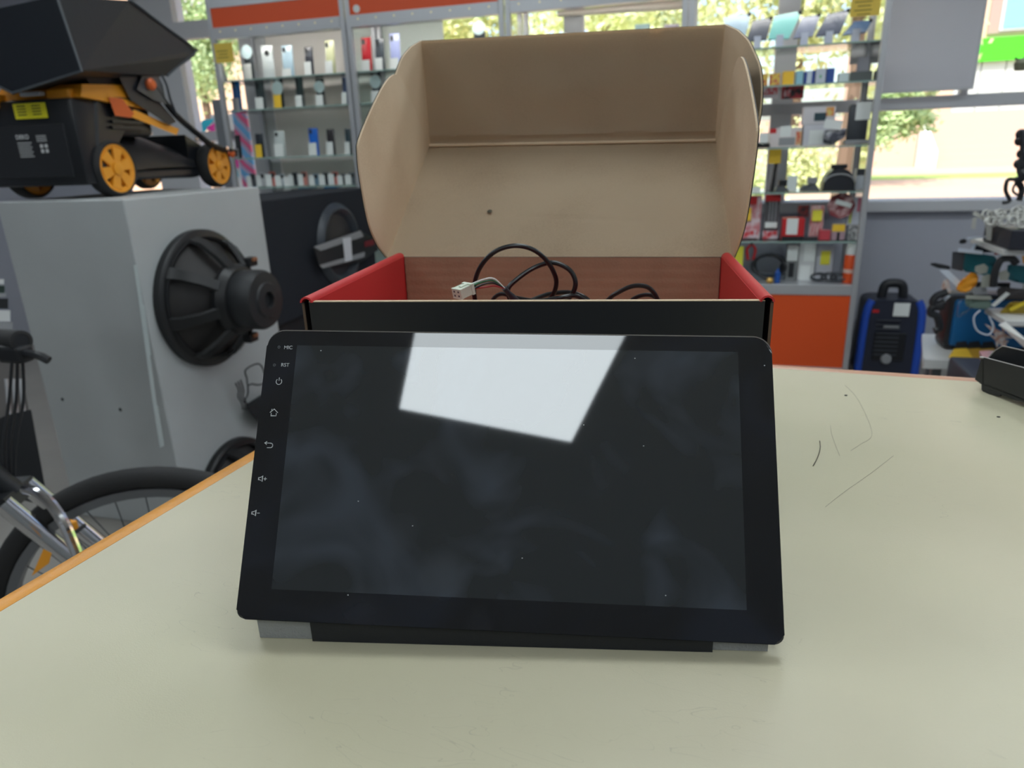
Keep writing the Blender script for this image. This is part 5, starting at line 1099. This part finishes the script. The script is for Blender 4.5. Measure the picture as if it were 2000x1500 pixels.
# back wall with faint corrugation ridges (real relief)
m = MB(); N_ = 46; prev = None
for k in range(N_ + 1):
    z_ = BH * k / N_; o_ = .0006 * math.sin(k * 2.1) if k < N_ else 0
    A_ = m.bm.verts.new(B(.008, bL - .003 + o_, z_)); B_ = m.bm.verts.new(B(BW - .008, bR - .003 + o_, z_))
    if prev: m.bm.faces.new((prev[0], prev[1], B_, A_))
    prev = (A_, B_)
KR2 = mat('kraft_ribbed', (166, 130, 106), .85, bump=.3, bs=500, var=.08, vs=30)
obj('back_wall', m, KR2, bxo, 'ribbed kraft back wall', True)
obj('back_wall_outer', MB().sheet([B(0, bL - .0015, 0), B(BW, bR - .0015, 0), B(BW, bR - .0015, BH), B(0, bL - .0015, BH)], bD * .0015), BOXB, bxo)
# lid
hl, hr = bkL, bkR
tl = B(.0, 0, 0) + bD * .3603 + V((0, 0, .2250)); tr = B(BW, 0, 0) + bD * .3273 + V((0, 0, .2195))
tl = PN(838, 287, B(0, .360, 0), bD); tr = PN(1399, 277, B(0, .328, 0), bD)
ftl = PN(821, 80, B(0, .340, 0), bD); ftr = PN(1418, 48, B(0, .309, 0), bD)
nl = (hr - hl).cross(tl - hl).normalized()
if nl.y < 0: nl = -nl
def grid_sheet(p00, p10, p11, p01, nx, ny, amp, nrm_, th_, seed, bend=None):
    m = MB(); g = []
    for j in range(ny + 1):
        r_ = []
        for i in range(nx + 1):
            u_, v_ = i / nx, j / ny; p = (p00 * (1 - u_) + p10 * u_) * (1 - v_) + (p01 * (1 - u_) + p11 * u_) * v_
            e_ = min(1, 6 * min(u_, 1 - u_, v_, 1 - v_)); h_ = amp * noise.noise(V((u_ * 4 + seed, v_ * 3, 0))) * e_
            if bend: h_ += bend(u_, v_)
            r_.append(m.bm.verts.new(p + nrm_ * h_))
        g.append(r_)
    for j in range(ny):
        for i in range(nx): m.bm.faces.new((g[j][i], g[j][i + 1], g[j + 1][i + 1], g[j + 1][i]))
    bmesh.ops.solidify(m.bm, geom=m.bm.faces[:], thickness=th_)
    return m
def crease(u_, v_):
    # pressed creases and small dents in the board
    l1 = abs(v_ - .30 - .03 * math.sin(u_ * 5)); h_ = -.0007 * math.exp(-(l1 / .012) ** 2) * (1 if .18 < u_ < .75 else .2)
    for cu, cv, r_ in ((.29, .36, .010), (.30, .26, .008), (.60, .77, .007)): h_ -= .0012 * math.exp(-(((u_ - cu) / r_) ** 2 + ((v_ - cv) / (r_ * 1.4)) ** 2))
    d1 = abs((v_ - .02) - (u_ - .06) * .55); h_ -= .0006 * math.exp(-(d1 / .010) ** 2) * (1 if u_ < .3 else 0)
    d2 = abs((v_ - .02) - (.97 - u_) * .7); h_ -= .0006 * math.exp(-(d2 / .010) ** 2) * (1 if u_ > .8 else 0)
    return -h_
obj('lid_panel', grid_sheet(hl, hr, tr, tl, 110, 60, .0012, nl, .002, 3, crease), KRAFT, bxo, 'kraft inside of the lid', True)
pd = hl.lerp(hr, .288).lerp(tl.lerp(tr, .288), .365) - nl * .0012
obj('tear', MB().lathe(pd, -nl, [(0, 0), (.0026, .0), (.0018, .0006), (0, .0008)], 7), mat('tear_dark', (86, 84, 70), .9), bxo, 'small torn spot')
nf = (ftr - ftl).cross(tl - ftl).normalized()
if nf.y < 0: nf = -nf
def fbend(u_, v_): return .0016 * math.exp(-((v_ - .06) / .03) ** 2) - .001 * math.exp(-((v_ - .10) / .03) ** 2) - .006 * math.exp(-((u_ - .79) / .012) ** 2) * max(0, (v_ - .94) / .06)
obj('lid_front_flap', grid_sheet(tl, tr, ftr, ftl, 90, 40, .0015, nf, .002, 9, fbend), KRAFT, bxo, 'kraft front flap of the lid standing up', True)
obj('fold_ridge', MB().tube([tl.lerp(tr, .002) - nl * .0002 - nf * .0016 + V((0, 0, .0016)), tl.lerp(tr, .998) - nl * .0002 - nf * .0016 + V((0, 0, .0016))], .0016, 10), KRAFT, bxo, 'pressed fold line', True)
# black outside skin of lid and flap
obj('lid_outer', MB().sheet([hl + nl * .0025, hr + nl * .0025, tr + nl * .0025, tl + nl * .0025], nl * .0008), BOXB, bxo)
obj('flap_outer', MB().sheet([tl + nf * .0035, tr + nf * .0035, ftr + nf * .0035, ftl + nf * .0035], nf * .0008), BOXB, bxo)
def flap_frame(h0, h1, s_, th_, ref):
    e1 = (h1 - h0).normalized(); e2 = ref - e1 * ref.dot(e1); e2.normalize(); out = bU * s_; out = (out - e1 * out.dot(e1)).normalized()
    e2 = e2 * math.cos(th_) + out * math.sin(th_); n_ = e1.cross(e2).normalized()
    return e1, e2, (h1 - h0).length, n_ if n_.dot(bU * s_) > 0 else -n_
def flap(nm, h0, h1, s_, th_, ref, pts, lab):
    e1, e2, L_, n_ = flap_frame(h0, h1, s_, th_, ref)
    P_ = [h0] + crom([h0 + e1 * (a * L_) + e2 * b for a, b in pts], 6) + [h1]
    obj(nm, MB().sheet(P_, n_ * .0016), KRAFT, bxo, lab); obj(nm + '_outer', MB().sheet([p + n_ * .0018 for p in P_], n_ * .0006), BOXB, bxo)
shp = [(-.05, .02), (-.075, .048), (-.02, .085), (.035, .104), (.09, .111), (.30, .114), (.53, .114), (.68, .110), (.78, .101), (.83, .088), (.90, .055), (.965, .018)]
# plane perpendicular to the box width, turned down towards the viewer
for h0, h1, s_, sp in ((hl, tl, -1, .0), (hr, tr, 1, .035)):
    e1 = (h1 - h0).normalized(); rf = e1.cross(bU); rf = -rf if rf.dot(bD) > 0 else rf
    flap('lid_side_flap', h0, h1, s_, sp, rf, shp, 'kraft side flap of the lid')
for a0, a1, s_, sp, w_ in ((tl + bU * .0012, ftl + bU * .0012, -1, .14, .93), (tr - bU * .0012, ftr - bU * .0012, 1, .28, 1)):
    flap('tuck_ear', a0, a1, s_, sp, -bD, [(.02, .05 * w_), (.12, .078 * w_), (.30, .088 * w_), (.52, .088 * w_), (.70, .080 * w_), (.82, .064 * w_), (.90, .050 * w_), (.965, .028 * w_)], 'rounded kraft tuck ear')

# ================================================================== cable in the box
def CB(px, py, b): return PN(px, py, B(0, b, 0), bD)
cb = thing('wiring_cable', 'coiled black cable with a white plug lying in the open box', 'cable', B(BW * .45, .1, .004))
CBM = mat('cable_black', (22, 23, 26), .32)
obj('cable_loop', MB().tube([CB(940, 620, .06), CB(930, 595, .058), CB(926, 560, .055), CB(938, 522, .052), CB(966, 492, .05), CB(1005, 480, .05), CB(1042, 488, .052), CB(1070, 512, .056), CB(1086, 545, .06), CB(1082, 572, .064), CB(1068, 590, .07), CB(1050, 615, .08)], .00165, 10, sm=8), CBM, cb, smooth=True)
obj('cable_loop', MB().tube([CB(1000, 595, .05), CB(992, 566, .052), CB(1010, 545, .055), CB(1045, 522, .06), CB(1080, 513, .06), CB(1112, 527, .058), CB(1124, 552, .056), CB(1115, 578, .056), CB(1090, 595, .06), CB(1030, 615, .07)], .0017, 10, sm=8), CBM, cb, smooth=True)
obj('cable_loop', MB().tube([CB(960, 605, .07), CB(963, 585, .07), CB(980, 574, .068), CB(1010, 582, .06), CB(1050, 588, .055), CB(1090, 582, .05), CB(1125, 578, .055), CB(1150, 595, .06), CB(1160, 620, .07)], .0016, 10, sm=8), CBM, cb, smooth=True)
obj('cable_loop', MB().tube([CB(1035, 588, .08), CB(1070, 575, .085), CB(1110, 571, .085), CB(1140, 580, .08), CB(1156, 596, .08), CB(1165, 620, .08)], .0017, 10, sm=8), CBM, cb, smooth=True)
obj('cable_loop', MB().tube([CB(1120, 588, .09), CB(1175, 592, .09), CB(1200, 575, .088), CB(1235, 559, .086), CB(1265, 561, .084), CB(1282, 580, .084), CB(1284, 600, .085), CB(1270, 625, .09)], .0017, 10, sm=8), CBM, cb, smooth=True)
obj('cable_loop', MB().tube([CB(1215, 605, .10), CB(1240, 582, .10), CB(1268, 576, .10), CB(1288, 588, .10), CB(1298, 612, .10)], .0016, 10, sm=8), CBM, cb, smooth=True)
obj('cable_loop', MB().tube([B(.06, .05, .008), B(.10, .12, .008), B(.18, .15, .010), B(.25, .12, .008), B(.26, .06, .01), B(.2, .04, .06), CB(1050, 615, .08)], .0017, 8, sm=6), CBM, cb, smooth=True)
p0 = CB(985, 563, .036); p1 = CB(1015, 597, .046)
obj('heat_shrink', MB().tube([p0, p0.lerp(p1, .5), p1, CB(1030, 620, .055)], [.0019, .0026, .0029, .0028], 12, sm=3), mat('shrink', (44, 48, 56), .45), cb, smooth=True)
pc = CB(905, 568, .022)
cx_ = (CB(926, 556, .03) - CB(888, 574, .016)).normalized(); cy_ = V((0, 0, 1)); cy_ = (cy_ - cx_ * cy_.dot(cx_)).normalized(); cz_ = cx_.cross(cy_)
CRt = Matrix((cx_, cy_, cz_)).transposed(); PLG = mat('plug_ivory', (214, 222, 204), .45)
pg = obj('plug', MB().box(pc, (.0115, .0062, .0085), CRt, bev=.0003).box(pc + cx_ * .0048, (.002, .0074, .0095), CRt, bev=.0002).box(pc - cx_ * .0052, (.0015, .0068, .009), CRt, bev=.0002).box(pc + cy_ * .0034 + cx_ * .001, (.006, .0008, .0028), CRt).box(pc - cz_ * .0044, (.0035, .0022, .0012), CRt), PLG, cb, 'ivory plug')
for i_ in (-1, 1):
    for j_ in (-1, 1): obj('socket', MB().box(pc - cx_ * .00605 + cy_ * .0014 * i_ + cz_ * .002 * j_, (.0002, .0012, .0012), CRt), DGR, pg)
for k, (c_, nm) in enumerate((((228, 232, 226), 'white wire'), ((60, 120, 84), 'green wire'), ((170, 50, 50), 'red wire'), ((36, 38, 42), 'black wire'))):
    q0 = pc + cx_ * .0055 + cy_ * (.0012 if k < 2 else -.0012) + cz_ * (.0015 if k % 2 else -.0015); ofs = (-9, -5, 6, 0)[k]
    obj('wire', MB().tube([q0, CB(945, 555 + ofs, .03), CB(965, 553 + ofs * .9, .032), p0], .00065, 8, sm=6), mat('wire%d' % k, c_, .4), cb, nm, True)

# ================================================================== black tray at right
tr_ = thing('black_tray', 'small open black cardboard tray with a light rim at the right end of the counter', 'tray', PZ(1935, 768, TZ))
TD = .645; 
def QD(px, py, d_): return PD(px, py, d_)
A0 = PZ(1917, 762, TZ + .0008); A1 = PZ(2000, 795, TZ + .0008); dr = (A1 - A0).normalized(); n_t = V((-dr.y, dr.x, 0)).normalized()
if n_t.y < 0: n_t = -n_t
def TF(px, py, o=0): return PN(px, py, A0 + n_t * o, n_t)
tb = mat('tray_black', (42, 44, 47), .5, bump=.1, bs=150)
LT = .15
def EX(p, z=None): q_ = A0 + dr * LT + n_t * (p - A0).dot(n_t); return V((q_.x, q_.y, p.z if z is None else z))
outl = [TF(x, y) for x, y in ((1917, 697), (1912, 716), (1904, 741), (1917, 751), (1917, 761), (1922, 768), (1951, 774), (1955, 771), (1975, 779), (2000, 786))]
ft = TF(2000, 719); fb = TF(2000, 786)
obj('front_wall', MB().sheet(outl + [EX(fb), EX(ft), ft], n_t * .002), tb, tr_)
obj('rim', MB().tube([TF(1917, 697, .001), TF(2000, 719, .001), EX(TF(2000, 719, .001))], .0008, 6), mat('rim_pale', (190, 186, 182), .6), tr_, 'pale worn rim')
bw_ = [TF(1931, 698, .03), TF(1944, 684, .03), TF(1958, 676, .03), TF(1965, 677, .03), TF(2000, 685, .03)]
def LOW(p): return V((p.x, p.y, TZ + .006))
obj('back_wall', MB().sheet(bw_ + [EX(bw_[-1]), LOW(EX(bw_[-1])), LOW(bw_[0])], n_t * .0018), tb, tr_)
obj('rim', MB().tube(bw_ + [EX(bw_[-1])], .0005, 6), MATS['rim_pale'], tr_, 'pale worn rim')
c0, c1 = LOW(TF(1920, 751)), LOW(EX(fb)); obj('floor_panel', MB().sheet([c0, c1, c1 + n_t * .03, c0 + n_t * .03], (0, 0, .0015)), tb, tr_)
obj('end_wall', MB().sheet([TF(1918, 699), bw_[0], LOW(bw_[0]), LOW(TF(1919, 751))], dr * .0015), tb, tr_)
obj('end_wall', MB().sheet([EX(ft), EX(bw_[-1]), LOW(EX(bw_[-1])), LOW(EX(ft))], -dr * .0015), tb, tr_)
obj('worn_corner', MB().box(TF(1918, 698), (.0035, .0035, .0012), bev=.0004), MATS['rim_pale'], tr_)
